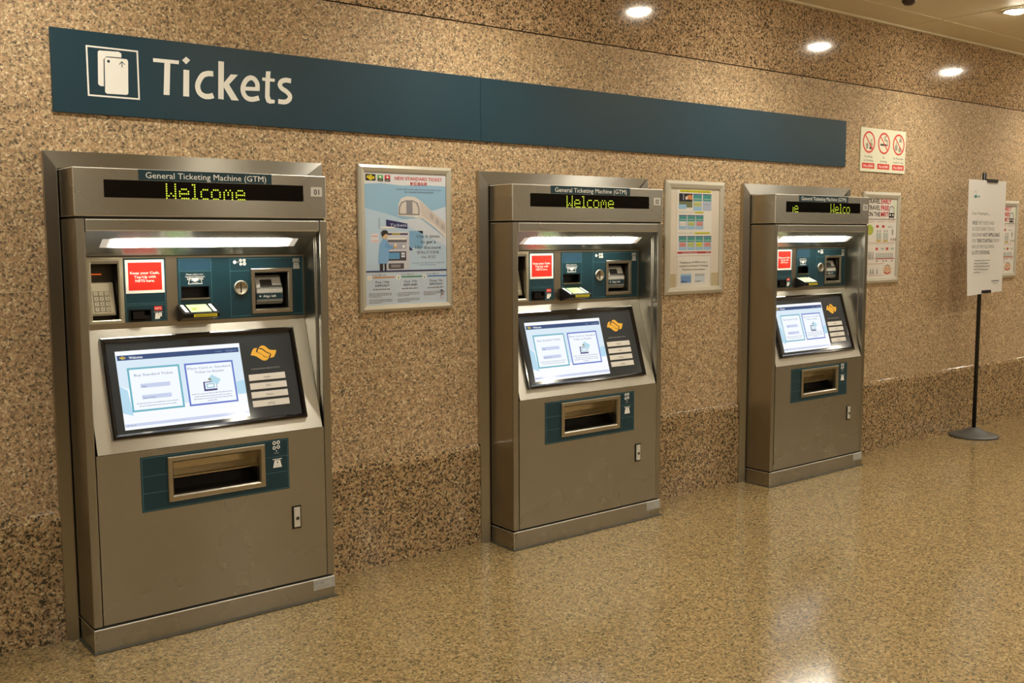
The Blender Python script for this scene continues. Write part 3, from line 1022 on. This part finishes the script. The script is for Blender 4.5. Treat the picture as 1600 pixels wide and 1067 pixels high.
    m.poly([(0.7795, 0.668), (0.806, 0.668), (0.8135, 0.636), (0.772, 0.636)], wz, M_WHITE)
    m.poly([(0.789, 0.661), (0.797, 0.661), (0.793, 0.652)], wz + .0003, M_TEAL)
    m.quad(0.781, 0.804, 0.644, 0.6455, wz + .0003, M_GREYPL)
    m.build('tray_plate', door)
    m = MB()
    m.mitred(0.3125, 0.7345, 0.562, 0.747, [(0, D), (0, D + .008), (.003, D + .010), (.019, D + .010), (.0245, D + .003), (.0245, D - .02)], M_TRIM)
    tprof = [(D - .02, .727), (D - .10, .727), (D - .10, .672), (D - .082, .650), (D - .070, .645), (D - .070, .640), (D - .095, .630), (D - .105, .586), (D - .02, .586)]
    tv = [(h_, z, w_) for h_ in hole[:2] for w_, z in tprof]
    t_in, t_dark = paint('tray_inside', (200, 190, 168), .25, 1.0), paint('tray_shadow', (44, 39, 32), .3, .6)  # faces under the lip coloured dark for the shadow inside the opening
    m.raw(tv, [(i, i + 1, 10 + i, 9 + i) for i in range(5)] + [(0, 1, 2, 3, 4, 8), (9, 17, 13, 12, 11, 10)], t_in)
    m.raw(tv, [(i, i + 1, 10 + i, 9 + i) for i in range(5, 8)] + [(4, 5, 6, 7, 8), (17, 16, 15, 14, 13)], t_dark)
    m.build('collection_tray', door)
    m = MB()
    m.box(0.856, 0.899, 0.348, 0.451, D - 0.001, D + 0.003, M_BLACK)
    m.box(0.8635, 0.8925, 0.356, 0.444, D + 0.001, D + 0.0065, paint('latch', (222, 220, 210), .35, .5))
    m.lathe([(0.008, D + .006), (0.008, D + .009), (0.006, D + .0095), (0, D + .0095)], 0.880, 0.395, paint('lock_core', (92, 88, 78), .35, .8), 16)
    m.box(0.879, 0.881, 0.390, 0.400, D + .009, D + .0099, M_SLOT)
    m.build('door_lock', door, 0.0012)
    return root, hd


mach, head = make_machine()
led_msgs = [(0.3535, [('Welcome', 0)]), (0.3535, [('Welcome', 0)]), (0.183, [('ie', 0), ('Welco', 47.5)])]
mlabels = ['nearest ticketing machine, numbered 01, wide stainless steel with Welcome in yellow dots',
           'middle ticketing machine, numbered 02, stainless steel between the two framed notices',
           'farthest ticketing machine, numbered 03, stainless steel with scrolled Welcome partly cut off']
machines = [mach]
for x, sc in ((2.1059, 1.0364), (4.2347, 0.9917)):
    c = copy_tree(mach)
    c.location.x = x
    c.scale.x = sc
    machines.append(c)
for r_, (lx, msg), lb, nm in zip(machines, led_msgs, mlabels, ('01', '02', '03')):
    r_['label'] = lb
    h = [q for q in r_.children if q.name.startswith('header')][0]
    led_window(lx, msg, h)
    badge(nm, h)

# ------------------------------------------------------------------ framed notices
def framed(name, label, x0, x1, z0, z1, bw, draw):
    root = thing(name, label, 'framed notice', ((x0 + x1) / 2, 0, z0), 'framed notices on the granite wall')
    off = Vector(((x0 + x1) / 2, 0, z0))
    m = MB()
    m.mitred(x0, x1, z0, z1, [(0, 0.001), (0, 0.010), (.003, .014), (bw * .45, .020), (bw - .004, .016), (bw, .0145), (bw, .006)], M_SILVER)
    f = m.build('frame', root, at=off)
    f.location = (0, 0, 0)
    a, b_, c, d = x0 + bw - .002, x1 - bw + .002, z0 + bw - .002, z1 - bw + .002
    m = MB()
    m.box(a, b_, c, d, 0.001, 0.008, M_WHITE)
    pw, ph = b_ - a, d - c
    U = lambda u: a + u * pw
    Vv = lambda v: d - v * ph
    draw(m, U, Vv, pw, ph)
    p = m.build('print', root, at=off)
    p.location = (0, 0, 0)
    m = MB()
    m.quad(a, b_, c, d, 0.0128, M_PANE)
    g = m.build('glass_pane', root, at=off)
    g.location = (0, 0, 0)
    return root


def P(n, c):
    return paint('print_' + n, c, .5)


def new_ticket(m, U, V, pw, ph):
    w = 0.0084
    R = lambda u0, u1, v0, v1, mt, k=1: m.quad(U(u0), U(u1), V(v1), V(v0), w + .0003 * k, mt)
    G = lambda pts, mt, k=2: m.poly([(U(x), V(y)) for x, y in pts], w + .0003 * k, mt)
    T = lambda s, u, v, cap, mt, wd=None, al='c', bd=0, k=6: m.text(s, U(u), V(v), cap * ph, mt, w + .0003 * k, None if wd is None else wd * pw, al, bd)
    sky, pale, ice, deep = P('sky', (150, 190, 216)), P('pale', (208, 216, 226)), P('ice', (186, 208, 226)), P('deep', (128, 174, 208))
    red, navy, grey, ink = P('crimson', (206, 62, 58)), P('navy', (40, 40, 96)), P('grey', (140, 134, 136)), P('ink', (88, 92, 110))
    R(0, 1, 0, .74, sky)
    G([(0, 0), (1, 0), (1, .095), (.7, .09), (.45, .1), (.2, .085), (0, .095)], P('head', (224, 226, 228)))
    G([(0, .27), (.25, .31), (.5, .36), (.7, .44), (1, .52), (1, .74), (0, .74)], ice)
    G([(1, .25), (.8, .29), (.72, .32), (1, .45)], pale, 3)
    G([(.4, .36), (.66, .34), (1, .50), (1, .56), (.6, .43)], pale, 3)
    R(.53, .70, .44, .57, deep, 3)
    # logos
    R(.025, .14, .022, .070, P('black', (24, 22, 18)), 4)
    m.emblem(U(.083), V(.046), .1 * pw, w + .0018, P('yellow', (226, 206, 40)))
    R(.163, .228, .026, .054, P('green', (96, 168, 84)), 4)
    R(.163, .228, .054, .074, P('black', (24, 22, 18)), 4)
    R(.247, .312, .026, .054, P('redbox', (206, 48, 48)), 4)
    R(.247, .312, .054, .074, P('black', (24, 22, 18)), 4)
    for u, s in ((.195, 'LRT'), (.28, 'MRT')):
        m.disc(U(u), V(.041), .013 * pw, w + .0016, M_WHITE, 12)
        T(s, u, .070, .010, M_WHITE, .045)
    T('NEW STANDARD TICKET', .655, .058, .026, red, .585, 'c', .012)
    T('新普通车票', .655, .094, .020, red, .21, 'c', .012)
    T('Replaces MRT & LRT single trip ticket from 8 November', .66, .130, .0085, navy, .56)
    T('取代地铁与轻轨单程票', .66, .152, .009, ink, .36)
    # train
    G([(.40, .325), (.405, .24), (.44, .195), (.51, .178), (.60, .182), (.68, .21), (.80, .28), (1, .385), (1, .50), (.86, .42), (.70, .345), (.62, .338)], P('train', (222, 216, 208)), 4)
    G([(.66, .205), (.80, .28), (1, .385), (1, .47), (.84, .385), (.68, .32)], P('trainside', (208, 198, 190)), 5)
    G([(.405, .32), (.41, .26), (.44, .222), (.50, .208), (.58, .208), (.64, .225), (.662, .27), (.662, .32)], grey, 5)
    G([(.42, .31), (.425, .262), (.45, .23), (.50, .217), (.50, .31)], P('pane', (216, 208, 198)), 6)
    G([(.575, .217), (.62, .228), (.645, .268), (.647, .31), (.575, .31)], P('pane', (216, 208, 198)), 6)
    R(.505, .57, .21, .315, P('doorgrey', (142, 140, 146)), 6)
    for u, v in ((.79, .315), (.86, .355), (.93, .395)):
        G([(u, v - .02), (u + .045, v + .003), (u + .045, v + .045), (u, v + .022)], P('win', (184, 174, 172)), 6)
    R(.60, .645, .325, .336, M_WHITE, 6)
    # little sign, paper, machine and passenger
    G([(.255, .355), (.51, .385), (.51, .425), (.255, .405)], navy, 5)
    T('Tickets', .40, .407, .022, P('signtext', (196, 206, 226)), .20, 'c', .01)
    G([(.17, .345), (.175, .345), (.175, .42), (.17, .42)], ink, 5)
    m.disc(U(.27), V(.415), .095 * pw, w + .0018, M_WHITE, 20, .007 * ph)  # white ellipse: glare on the glass, painted into the print
    R(.075, .165, .46, .53, P('paper', (222, 216, 220)), 4)
    R(.085, .155, .478, .482, red, 5)
    R(.085, .155, .515, .518, red, 5)
    R(.255, .53, .448, .735, P('gtm', (214, 214, 218)), 4)
    R(.26, .515, .457, .471, P('plum', (78, 66, 96)), 5)
    R(.32, .42, .459, .468, P('ledgold', (190, 176, 70)), 6)
    R(.255, .53, .485, .735, P('gtm2', (202, 202, 208)), 5)
    R(.27, .50, .505, .527, P('shade', (108, 104, 106)), 6)
    R(.27, .49, .494, .506, M_WHITE, 7)
    R(.275, .49, .532, .578, P('bay', (168, 172, 186)), 6)
    m.disc(U(.46), V(.557), .016 * pw, w + .0024, M_WHITE, 14)
    m.disc(U(.36), V(.545), .012 * pw, w + .0024, M_WHITE, 14)
    R(.27, .49, .595, .665, P('screen', (72, 68, 76)), 6)
    R(.275, .41, .604, .652, P('touch', (96, 156, 196)), 7)
    R(.43, .475, .604, .62, pale, 7)
    R(.43, .475, .625, .64, pale, 7)
    R(.275, .46, .685, .727, P('tray', (84, 78, 84)), 6)
    R(.305, .42, .694, .716, grey, 7)
    G([(.19, .455), (.21, .437), (.25, .434), (.275, .447), (.27, .465), (.245, .462), (.225, .475), (.205, .485)], P('hair', (44, 36, 36)), 9)
    G([(.215, .462), (.262, .458), (.268, .475), (.255, .496), (.225, .503), (.210, .483)], P('skin', (216, 180, 134)), 8)
    G([(.21, .50), (.255, .505), (.275, .53), (.285, .575), (.275, .66), (.26, .685), (.155, .685), (.165, .60), (.175, .54)], P('shirt', (126, 172, 214)), 8)
    G([(.245, .52), (.29, .545), (.345, .56), (.34, .575), (.28, .578), (.235, .56)], P('shirt2', (112, 160, 206)), 9)
    G([(.33, .556), (.39, .545), (.395, .553), (.345, .578)], P('skin', (216, 180, 134)), 9)
    R(.172, .21, .685, .738, P('hair', (44, 36, 36)), 8)
    R(.228, .25, .685, .738, P('hair', (44, 36, 36)), 8)
    G([(.53, .558), (.575, .585), (.53, .588)], navy, 7)
    T('Use 6 times', .765, .492, .026, ink, .29)
    T('to get a', .765, .535, .026, ink, .19)
    T('10¢ discount', .765, .578, .026, ink, .32)
    T('使用6次可享有', .76, .615, .020, grey, .28)
    T('10¢ 折扣', .765, .650, .020, grey, .18)
    T('Terms and conditions apply, please ask the station staff', .76, .688, .006, navy, .40)
    T('for more information', .76, .704, .006, navy, .2)
    R(0, 1, .738, .748, navy, 7)
    # lower band
    R(0, 1, .748, 1, P('lowband', (196, 210, 224)), 2)
    for u0, n, c, ad, wd in ((.03, '1', P('amber', (214, 140, 62)), 'Pay 10¢ as DEPOSIT', 0), (.37, '3', P('leaf', (52, 142, 92)), 'Get 10¢ REFUND', 0), (.69, '6', P('azure', (54, 120, 190)), 'Enjoy 10¢ DISCOUNT', 0)):
        m.disc(U(u0 + .02), V(.792), .026 * pw, w + .0012, M_WHITE, 16)
        T(n, u0 + .02, .803, .022, c, None, 'c', .02)
        R(u0 + .06, min(u0 + .32, 1), .784, .793, c, 4)
        T('Trip 第%s次' % n, u0 + .13, .776, .010, grey, .16)
        parts = ad.split(' ')
        T(' '.join(parts[:2]), u0 + .17, .832, .018, ink, .16)
        T(parts[-1], u0 + .17, .858, .016, ink, .17, 'c', .012)
        m.greek(U(u0 + .06), U(u0 + .26), V(.882), .009 * ph, w + .0015, grey, int(u0 * 100))
        for i in range(7 if u0 < .6 else 4):
            if i == 3:
                continue
            m.greek(U(u0 + .01), U(u0 + (.28 if i not in (2, 6) else .16)), V(.912 + i * .0115), .005 * ph, w + .0015, grey, int(u0 * 77) + i)
    R(.34, .343, .80, .97, ice, 3)
    R(.665, .668, .80, .97, ice, 3)
    m.stroke([(U(.905), V(.905)), (U(.93), V(.900)), (U(.955), V(.915))], .006 * ph, w + .0018, ink)
    m.stroke([(U(.93), V(.895)), (U(.925), V(.93)), (U(.915), V(.95))], .006 * ph, w + .0018, ink)
    m.stroke([(U(.93), V(.925)), (U(.955), V(.94))], .006 * ph, w + .0018, red)
    T('2011', .93, .965, .008, red, .06)


def topup_notice(m, U, V, pw, ph):
    w = 0.0084
    R = lambda u0, u1, v0, v1, mt, k=1: m.quad(U(u0), U(u1), V(v1), V(v0), w + .0003 * k, mt)
    T = lambda s, u, v, cap, mt, wd=None, al='c', bd=0, k=6: m.text(s, U(u), V(v), cap * ph, mt, w + .0003 * k, None if wd is None else wd * pw, al, bd)
    cream, sheet, beige = P('cream', (216, 206, 188)), P('sheet', (224, 219, 208)), P('beige', (190, 174, 140))
    R(0, 1, 0, 1, cream)
    R(0, .13, .86, 1, beige, 2)
    R(.84, 1, .86, 1, beige, 2)
    R(.13, .84, 0, 1, sheet, 2)
    R(.128, .133, 0, .7, P('edge', (176, 166, 146)), 3)
    yel, teal, sky, ink, gold = P('hilite', (206, 204, 40)), P('tealbox', (62, 148, 138)), P('paleblue', (150, 190, 216)), P('ink', (88, 92, 110)), P('sand', (190, 196, 120))
    lil, pink = P('lilac', (176, 184, 200)), P('pink', (214, 140, 130))
    R(.19, .82, .020, .043, yel, 3)
    T('Step by step guide to top up your card at the ticketing machine', .505, .037, .009, P('darkolive', (70, 74, 20)), .58)
    # photograph of a hand at the card reader, and two screens
    R(.175, .44, .055, .17, P('night', (30, 28, 40)), 3)
    R(.175, .44, .135, .195, P('counter', (110, 116, 84)), 4)
    R(.30, .345, .085, .115, P('cardw', (220, 206, 190)), 5)
    m.poly([(U(.33), V(.075)), (U(.40), V(.065)), (U(.44), V(.08)), (U(.44), V(.115)), (U(.36), V(.115))], w + .0015, P('hand', (204, 132, 78)))
    R(.25, .27, .06, .12, P('post', (150, 150, 160)), 5)
    R(.165, .32, .165, .21, sky, 5)
    def screen(u0, u1, v0, v1, a, c):
        R(u0, u1, v0, v1, lil, 3)
        R(u0, u1, v0, v0 + .012, P('nightblue', (70, 96, 130)), 4)
        R(u0 + .005, u1 - .005, v0 + .014, v0 + .42 * (v1 - v0), teal, 4)
        R(u0 + .02, u1 - .02, v0 + .46 * (v1 - v0), v0 + .75 * (v1 - v0), a, 4)
        R(u0 + .01, u1 - .01, v0 + .78 * (v1 - v0), v1 - .004, c, 4)
        m.greek(U(u0 + .02), U(u1 - .02), V(v0 + .32 * (v1 - v0)), .005 * ph, w + .0016, M_WHITE, int(u0 * 100 + v0 * 1000))
        m.greek(U(u0 + .02), U(u1 - .02), V(v0 + .64 * (v1 - v0)), .004 * ph, w + .0016, ink, int(u0 * 90 + v0 * 1000))
    screen(.455, .635, .055, .225, gold, sky)
    screen(.65, .83, .055, .225, lil, lil)
    T('Inserting a note  S$10 to', .17, .246, .009, ink, .30, 'l')
    R(.49, .67, .235, .252, yel, 3)
    T('the note tray', .58, .248, .009, P('darkolive', (70, 74, 20)), .15)
    for i in range(3):
        screen(.175 + i * .168, .335 + i * .168, .27, .415, (sheet, gold, pink)[i], sky)
    T('Selecting top up  S$10 at', .17, .455, .009, ink, .30, 'l')
    R(.49, .81, .443, .461, yel, 3)
    T('the NETS panel on screen', .65, .457, .009, P('darkolive', (70, 74, 20)), .28)
    for i in range(4):
        screen(.175 + i * .168, .335 + i * .168, .48, .625, (pink, gold, yel, pink)[i], sky)
    R(.155, .835, .638, .658, P('crimsonbar', (166, 34, 44)), 3)
    m.greek(U(.25), U(.55), V(.652), .005 * ph, w + .0015, M_WHITE, 7)
    T('NETS', .77, .654, .010, M_WHITE, .08)
    m.outline(U(.145), U(.825), V(1), V(.68), .004 * pw, w + .001, P('edge2', (150, 120, 120)))
    dk = P('darkink', (96, 92, 94))
    for i, (s, wd) in enumerate((('Topping up of CEPAS cards is', .56), ('available at General Ticketing', .58), ('Machines in this station', .46))):
        T(s, .485, .755 + i * .036, .020, dk, wd)
    R(.225, .435, .865, .955, P('cardblue', (116, 152, 200)), 3)
    R(.225, .435, .865, .885, sky, 4)
    R(.51, .71, .865, .955, P('cardpale', (196, 206, 212)), 3)
    R(.51, .71, .865, .89, P('cardgrey', (176, 178, 178)), 4)
    m.greek(U(.24), U(.34), V(.945), .010 * ph, w + .0015, P('navy', (40, 40, 96)), 2)
    m.greek(U(.52), U(.63), V(.945), .010 * ph, w + .0015, P('ink', (88, 92, 110)), 4)


def early_notice(m, U, V, pw, ph):
    w = 0.0084
    R = lambda u0, u1, v0, v1, mt, k=1: m.quad(U(u0), U(u1), V(v1), V(v0), w + .0003 * k, mt)
    G = lambda pts, mt, k=2: m.poly([(U(x), V(y)) for x, y in pts], w + .0003 * k, mt)
    T = lambda s, u, v, cap, mt, wd=None, al='l', bd=0, k=6: m.text(s, U(u), V(v), cap * ph, mt, w + .0003 * k, None if wd is None else wd * pw, al, bd)
    blk, red, grey, rose = P('headline', (52, 46, 44)), P('headred', (210, 52, 58)), P('line', (120, 112, 108)), P('rose', (214, 150, 146))
    R(0, 1, 0, 1, P('notice', (226, 220, 208)))
    G([(.86, .03), (1, .03), (1, .2), (.82, .22)], P('mist', (214, 218, 190)))
    for i, (a, b_, wa, wb) in enumerate((('TRAVEL', 'EARLY', .40, .34), ('TRAVEL', 'FREE', .40, .26), ('ON THE', 'MRT', .40, .25))):
        v = .070 + i * .080
        T(a, .04, v, .058, blk, wa, 'l', .012)
        T(b_, .465, v, .058, red, wb, 'l', .02)
    # front of a train
    G([(.74, .20), (.75, .13), (.79, .11), (.85, .11), (.89, .13), (.90, .20)], P('trainw', (214, 212, 204)), 4)
    m.stroke([(U(.735), V(.19)), (U(.75), V(.12)), (U(.82), V(.102)), (U(.89), V(.12)), (U(.905), V(.19))], .008 * ph, w + .0016, blk)
    G([(.725, .185), (.915, .185), (.905, .245), (.735, .245)], blk, 5)
    G([(.755, .20), (.80, .205), (.79, .222), (.755, .218)], M_WHITE, 6)
    G([(.885, .20), (.84, .205), (.85, .222), (.885, .218)], M_WHITE, 6)
    m.line((U(.76), V(.245)), (U(.73), V(.27)), .008 * ph, w + .0015, blk)
    m.line((U(.88), V(.245)), (U(.91), V(.27)), .008 * ph, w + .0015, blk)
    R(.03, .97, .262, .270, grey, 4)
    for i in range(3):
        m.greek(U(.05 + i * .32), U(.30 + i * .32), V(.292), .007 * ph, w + .0015, rose, i + 40)
        m.greek(U(.05 + i * .32), U(.28 + i * .32), V(.306), .005 * ph, w + .0015, P('faint', (190, 184, 176)), i + 50)
    m.disc(U(.12), V(.40), .12 * pw, w + .001, P('tree', (166, 186, 70)), 20, .065 * ph)
    m.disc(U(.11), V(.42), .06 * pw, w + .0013, P('treeglow', (196, 186, 70)), 16, .03 * ph)
    R(.33, .41, .34, .372, P('tag', (198, 76, 66)), 4)
    R(.52, .60, .34, .372, P('tag', (198, 76, 66)), 4)
    m.greek(U(.72), U(.86), V(.37), .02 * ph, w + .0013, P('faint', (190, 184, 176)), 61)
    for u in (.43, .66):                                                   # pairs of strollers, drawn faintly
        for du in (-.05, .03):
            m.disc(U(u + du), V(.415), .022 * pw, w + .0013, P('figure', (168, 166, 158)), 12)
            G([(u + du - .035, .435), (u + du + .035, .435), (u + du + .04, .50), (u + du - .04, .50)], P('figure2', (186, 194, 184)), 4)
            R(u + du - .025, u + du - .005, .50, .535, P('figure', (168, 166, 158)), 4)
            R(u + du + .005, u + du + .025, .50, .535, P('figure', (168, 166, 158)), 4)
        m.disc(U(u - .01), V(.540), .085 * pw, w + .001, P('ochre', (206, 182, 70)), 16, .012 * ph)
    G([(.84, .40), (.88, .38), (.91, .42), (.89, .47), (.85, .47)], P('figure', (168, 166, 158)), 4)
    for u in (.82, .89, .95):
        R(u, u + .03, .505, .535, P('brownmark', (136, 110, 84)), 4)
    R(.06, .95, .557, .562, rose, 4)
    m.greek(U(.06), U(.9), V(.582), .006 * ph, w + .0015, P('faint', (190, 184, 176)), 71)
    for u in (.33, .67):
        R(u, u + .08, .622, .655, P('tag', (198, 76, 66)), 4)
    for u in (.50, .83):
        R(u, u + .11, .625, .65, P('greentag', (178, 190, 176)), 4)
    for u in (.04, .12, .18, .25):
        m.disc(U(u), V(.685), .02 * pw, w + .0013, P('figure', (168, 166, 158)), 10)
        G([(u - .02, .70), (u + .02, .70), (u + .025, .77), (u - .025, .77)], P('figure', (168, 166, 158)), 4)
    for i in range(9):                                                     # riders above the red line
        u = .37 + i * .065
        m.disc(U(u), V(.705), .02 * pw, w + .0013, P('figure', (168, 166, 158)), 10)
        G([(u - .025, .72), (u + .025, .72), (u + .03, .755), (u - .03, .755)], P('figure2', (186, 194, 184)), 4)
    R(.33, .96, .758, .768, P('tag', (198, 76, 66)), 6)
    for u in (.36, .57, .67, .86):
        R(u, u + .05, .785, .80, grey, 4)
    R(.03, .62, .822, .828, rose, 4)
    m.greek(U(.55), U(.85), V(.85), .005 * ph, w + .0015, P('faint', (190, 184, 176)), 81)
    for u in (.07, .19, .27, .40):
        G([(u - .02, .90), (u + .01, .885), (u + .03, .955), (u - .03, .955)], P('figure', (168, 166, 158)), 4)
    m.disc(U(.74), V(.905), .15 * pw, w + .001, P('peach', (222, 198, 164)), 20, .055 * ph)
    m.stroke([(U(.66), V(.93)), (U(.67), V(.87)), (U(.74), V(.845)), (U(.81), V(.87)), (U(.82), V(.93))], .010 * ph, w + .0016, P('brownmark', (136, 110, 84)))
    m.disc(U(.74), V(.90), .06 * pw, w + .0016, P('rosy', (214, 168, 140)), 16, .03 * ph)
    m.stroke([(U(.63), V(.935)), (U(.74), V(.955)), (U(.85), V(.935))], .018 * ph, w + .0018, P('tag', (198, 76, 66)))
    m.greek(U(.12), U(.62), V(.977), .006 * ph, w + .0015, rose, 91)


framed('framed_poster', 'blue train poster headed NEW STANDARD TICKET in a silver frame', 1.3515, 1.8935, 1.2685, 1.981, 0.034, new_ticket)
framed('framed_poster', 'silver framed card top-up guide with teal screens and yellow highlights beside machine 02', 3.4705, 4.016, 1.273, 1.974, 0.046, topup_notice)
framed('framed_poster', 'silver framed TRAVEL EARLY poster partly hidden by the farthest ticketing machine', 5.5770, 6.0745, 1.2775, 1.9585, 0.046, early_notice)
framed('framed_poster', 'silver framed TRAVEL EARLY poster partly hidden by the white notice on the stand', 7.470, 7.979, 1.2650, 1.9330, 0.046, early_notice)

# ------------------------------------------------------------------ prohibition sign
m = MB()
sx0, sx1, sz0, sz1 = 5.525, 6.124, 2.104, 2.4205
m.box(sx0, sx1, sz0, sz1, 0.001, 0.007, paint('sign_cream', (222, 220, 192), .4))
sr = paint('sign_red', (214, 62, 44), .45)
sk = paint('sign_ink', (54, 54, 46), .5)
sgy = paint('sign_grey', (150, 150, 130), .5)
w = 0.0074
for i in range(3):
    cx, cy = sx0 + 0.104 + i * 0.199, sz1 - 0.103
    if i == 0:     # food and drink
        m.poly([(cx - .04, cy - .01), (cx - .005, cy - .01), (cx - .010, cy - .05), (cx - .035, cy - .05)], w, sgy)
        m.line((cx - .02, cy - .01), (cx - .01, cy + .03), .004, w, sgy)
        m.poly([(cx + .005, cy - .035), (cx + .05, cy - .035), (cx + .045, cy - .05), (cx + .01, cy - .05)], w, sk)
        m.disc(cx + .028, cy - .018, .02, w, sgy, 16)
        m.poly([(cx + .015, cy + .01), (cx + .045, cy + .03), (cx + .04, cy + .005)], w, sgy)
    elif i == 1:   # cigarette
        m.quad(cx - .048, cx + .035, cy - .018, cy - .004, w, sk)
        m.quad(cx + .038, cx + .05, cy - .018, cy - .004, w, sk)
        m.stroke([(cx + .045, cy + .002), (cx + .048, cy + .02), (cx + .02, cy + .028), (cx + .016, cy + .045), (cx + .03, cy + .055)], .006, w, sk)
        m.stroke([(cx + .036, cy + .004), (cx + .036, cy + .014), (cx + .010, cy + .022), (cx + .002, cy + .04), (cx + .012, cy + .055)], .004, w, sk)
    else:          # flammables
        m.poly([(cx - .05, cy - .045), (cx - .015, cy - .045), (cx - .015, cy - .01), (cx - .027, cy + .0), (cx - .03, cy + .02), (cx - .036, cy + .02), (cx - .038, cy), (cx - .05, cy - .01)], w, sgy)
        m.poly([(cx + .0, cy - .02), (cx + .03, cy - .02), (cx + .03, cy - .055), (cx, cy - .055)], w, sgy)
        m.poly([(cx + .0, cy + .02), (cx + .045, cy + .02), (cx + .035, cy + .045), (cx + .02, cy + .06), (cx + .01, cy + .04)], w, sgy)
    m.ring(cx, cy, 0.066, 0.079, w + .0006, sr, 40)
    m.line((cx - .049, cy + .049), (cx + .049, cy - .049), 0.010, w + .0004, sr)
    t1, t2, fn = (('No Eating', 'or Drinking', 'Fine $500'), ('No', 'Smoking', 'Fine $1000'), ('No Flammable', 'Liquid or Gas', 'Fine $5000'))[i]
    m.text(t1, cx, sz1 - 0.214, 0.016, sk, w, (.098, .025, .138)[i], 'c')
    m.text(t2, cx, sz1 - 0.242, 0.016, sk, w, (.125, .09, .138)[i], 'c')
    m.quad(cx - .080, cx + .080, sz1 - .294, sz1 - .254, w, sr)
    m.text(fn, cx, sz1 - .283, .018, M_WHITE, w + .0006, .12, 'c', .01)
o = m.build('prohibition_sign', at=(5.8245, 0, 2.104))
tag(o, 'small cream sign with three red crossed circles for no eating, smoking or flammables', 'sign')

# ------------------------------------------------------------------ notice stand
sx, sy = 6.93, -0.222
st = thing('notice_stand', 'black pole stand with round base holding a tall white notice', 'sign stand', (sx, sy, 0))
M_BASE = paint('stand_base', (72, 70, 64), .45)
M_POLE = paint('stand_pole', (20, 19, 18), .4)
UPF = Frame((0, 0, 0), (1, 0, 0), (0, 1, 0))
m = MB(UPF)
m.lathe([(0.0, 0.0), (0.187, 0.0), (0.192, 0.006), (0.187, 0.014), (0.150, 0.022), (0.085, 0.045), (0.055, 0.062), (0.03, 0.072), (0.0, 0.074)], 0, 0, M_BASE, 48)
m.build('stand_base', st)
m = MB(UPF)
m.lathe([(0.0, 0.07), (0.016, 0.07), (0.016, 2.125), (0.012, 2.13), (0.0, 2.13)], 0, 0, M_POLE, 20)
m.build('pole', st)
SF = Frame((0, -0.024, 0), (1, 0, 0), (0, 0, 1))
m = MB(SF)
m.box(-0.01, 0.16, 2.055, 2.082, -0.012, 0.012, M_POLE)
m.build('clip', st, 0.003)
m = MB(SF)
m.box(-0.03, 0.12, 1.170, 1.195, -0.012, 0.012, M_POLE)
m.build('clip', st, 0.003)
m = MB(SF)
# thin board, its lower left corner curling a little away from the stand
nu, nv = 10, 12
bu0, bu1, bv0, bv1 = -0.292, 0.310, 1.176, 2.070
grid = []
curl = lambda u, v: 0.004 + 0.03 * max(0, (-u) / 0.3) * (1 - v) ** 2
for j in range(nv + 1):
    for i in range(nu + 1):
        a, c = i / nu, j / nv
        u, v = bu0 + (bu1 - bu0) * a, bv0 + (bv1 - bv0) * c
        u += -0.015 * (1 - c) * (1 - a)
        v += -0.016 * (1 - a) * (1 - c)
        grid.append((u, v, curl(u, c)))
M_CARD = paint('notice_card', (214, 210, 202), .5)
fs = [(j * (nu + 1) + i, j * (nu + 1) + i + 1, (j + 1) * (nu + 1) + i + 1, (j + 1) * (nu + 1) + i) for j in range(nv) for i in range(nu)]
m.raw(grid, fs, M_CARD, True)
m.raw([(u, v, w_ - 0.002) for u, v, w_ in grid], [f[::-1] for f in fs], M_CARD, True)
tl, tg, td = paint('notice_light', (150, 152, 148), .5), paint('notice_teal', (70, 132, 130), .5), paint('notice_dark', (96, 102, 104), .5)


def bt(s, u, v, cap, mt, wd=None):
    vs, fc = text_shape(s, 0.012 if mt is td else 0.0)
    x0, x1 = min(p[0] for p in vs), max(p[0] for p in vs)
    sy_ = cap / .727
    sx_ = sy_ if wd is None else wd / (x1 - x0)
    pts = []
    for x, y in vs:
        uu, vv = u + (x - x0) * sx_, v + y * sy_
        pts.append((uu, vv, curl(uu, (vv - bv0) / (bv1 - bv0)) + .001))
    m.raw(pts, fc, mt)


HB = bv1 - bv0
Y = lambda k: bv1 - k * HB
m.quad(-0.205, -0.165, Y(.158), Y(.135), 0.0062, tg)
m.quad(-0.155, -0.115, Y(.152), Y(.138), 0.0062, paint('notice_aqua', (126, 172, 170), .5))
m.stroke([(-0.215, Y(.115)), (-0.200, Y(.100)), (-0.180, Y(.105)), (-0.170, Y(.130))], .004, 0.0062, tl)
bt('Dear Passengers,', -0.228, Y(.305), .026, tl, .27)
rows = [(('FREE', td, .085), ('MRT RIDES AND', tl, .255)), (('50 CENTS EARLY TRAVEL', tl, .37),), (('DISCOUNT', tl, .165), ('NOT APPLICABLE', td, .275)),
        (('FOR', tl, .06), ('TRIPS STARTING', td, .265), ('FROM', tl, .09)), (('ANY OF THE FOLLOWING', tl, .375),), (('16 CITY STATIONS.', td, .305),)]
for i, row in enumerate(rows):
    u = -0.222
    for s, mt, wd in row:
        bt(s, u, Y(.393 + i * .0525), .030, mt, wd)
        u += wd + .016
for i in range(5):
    r2 = random.Random(i)
    m.greek(-0.232, 0.075 - (.16 if i == 4 else 0.02 * (i % 2)), Y(.715 + i * .026), 0.010, 0.0125 + .001 * i, tl, 100 + i)
m.greek(0.13, 0.26, Y(.905), 0.010, 0.0052, td, 120)
m.greek(0.15, 0.24, Y(.925), 0.007, 0.0052, tl, 121)
m.build('notice_board', st)
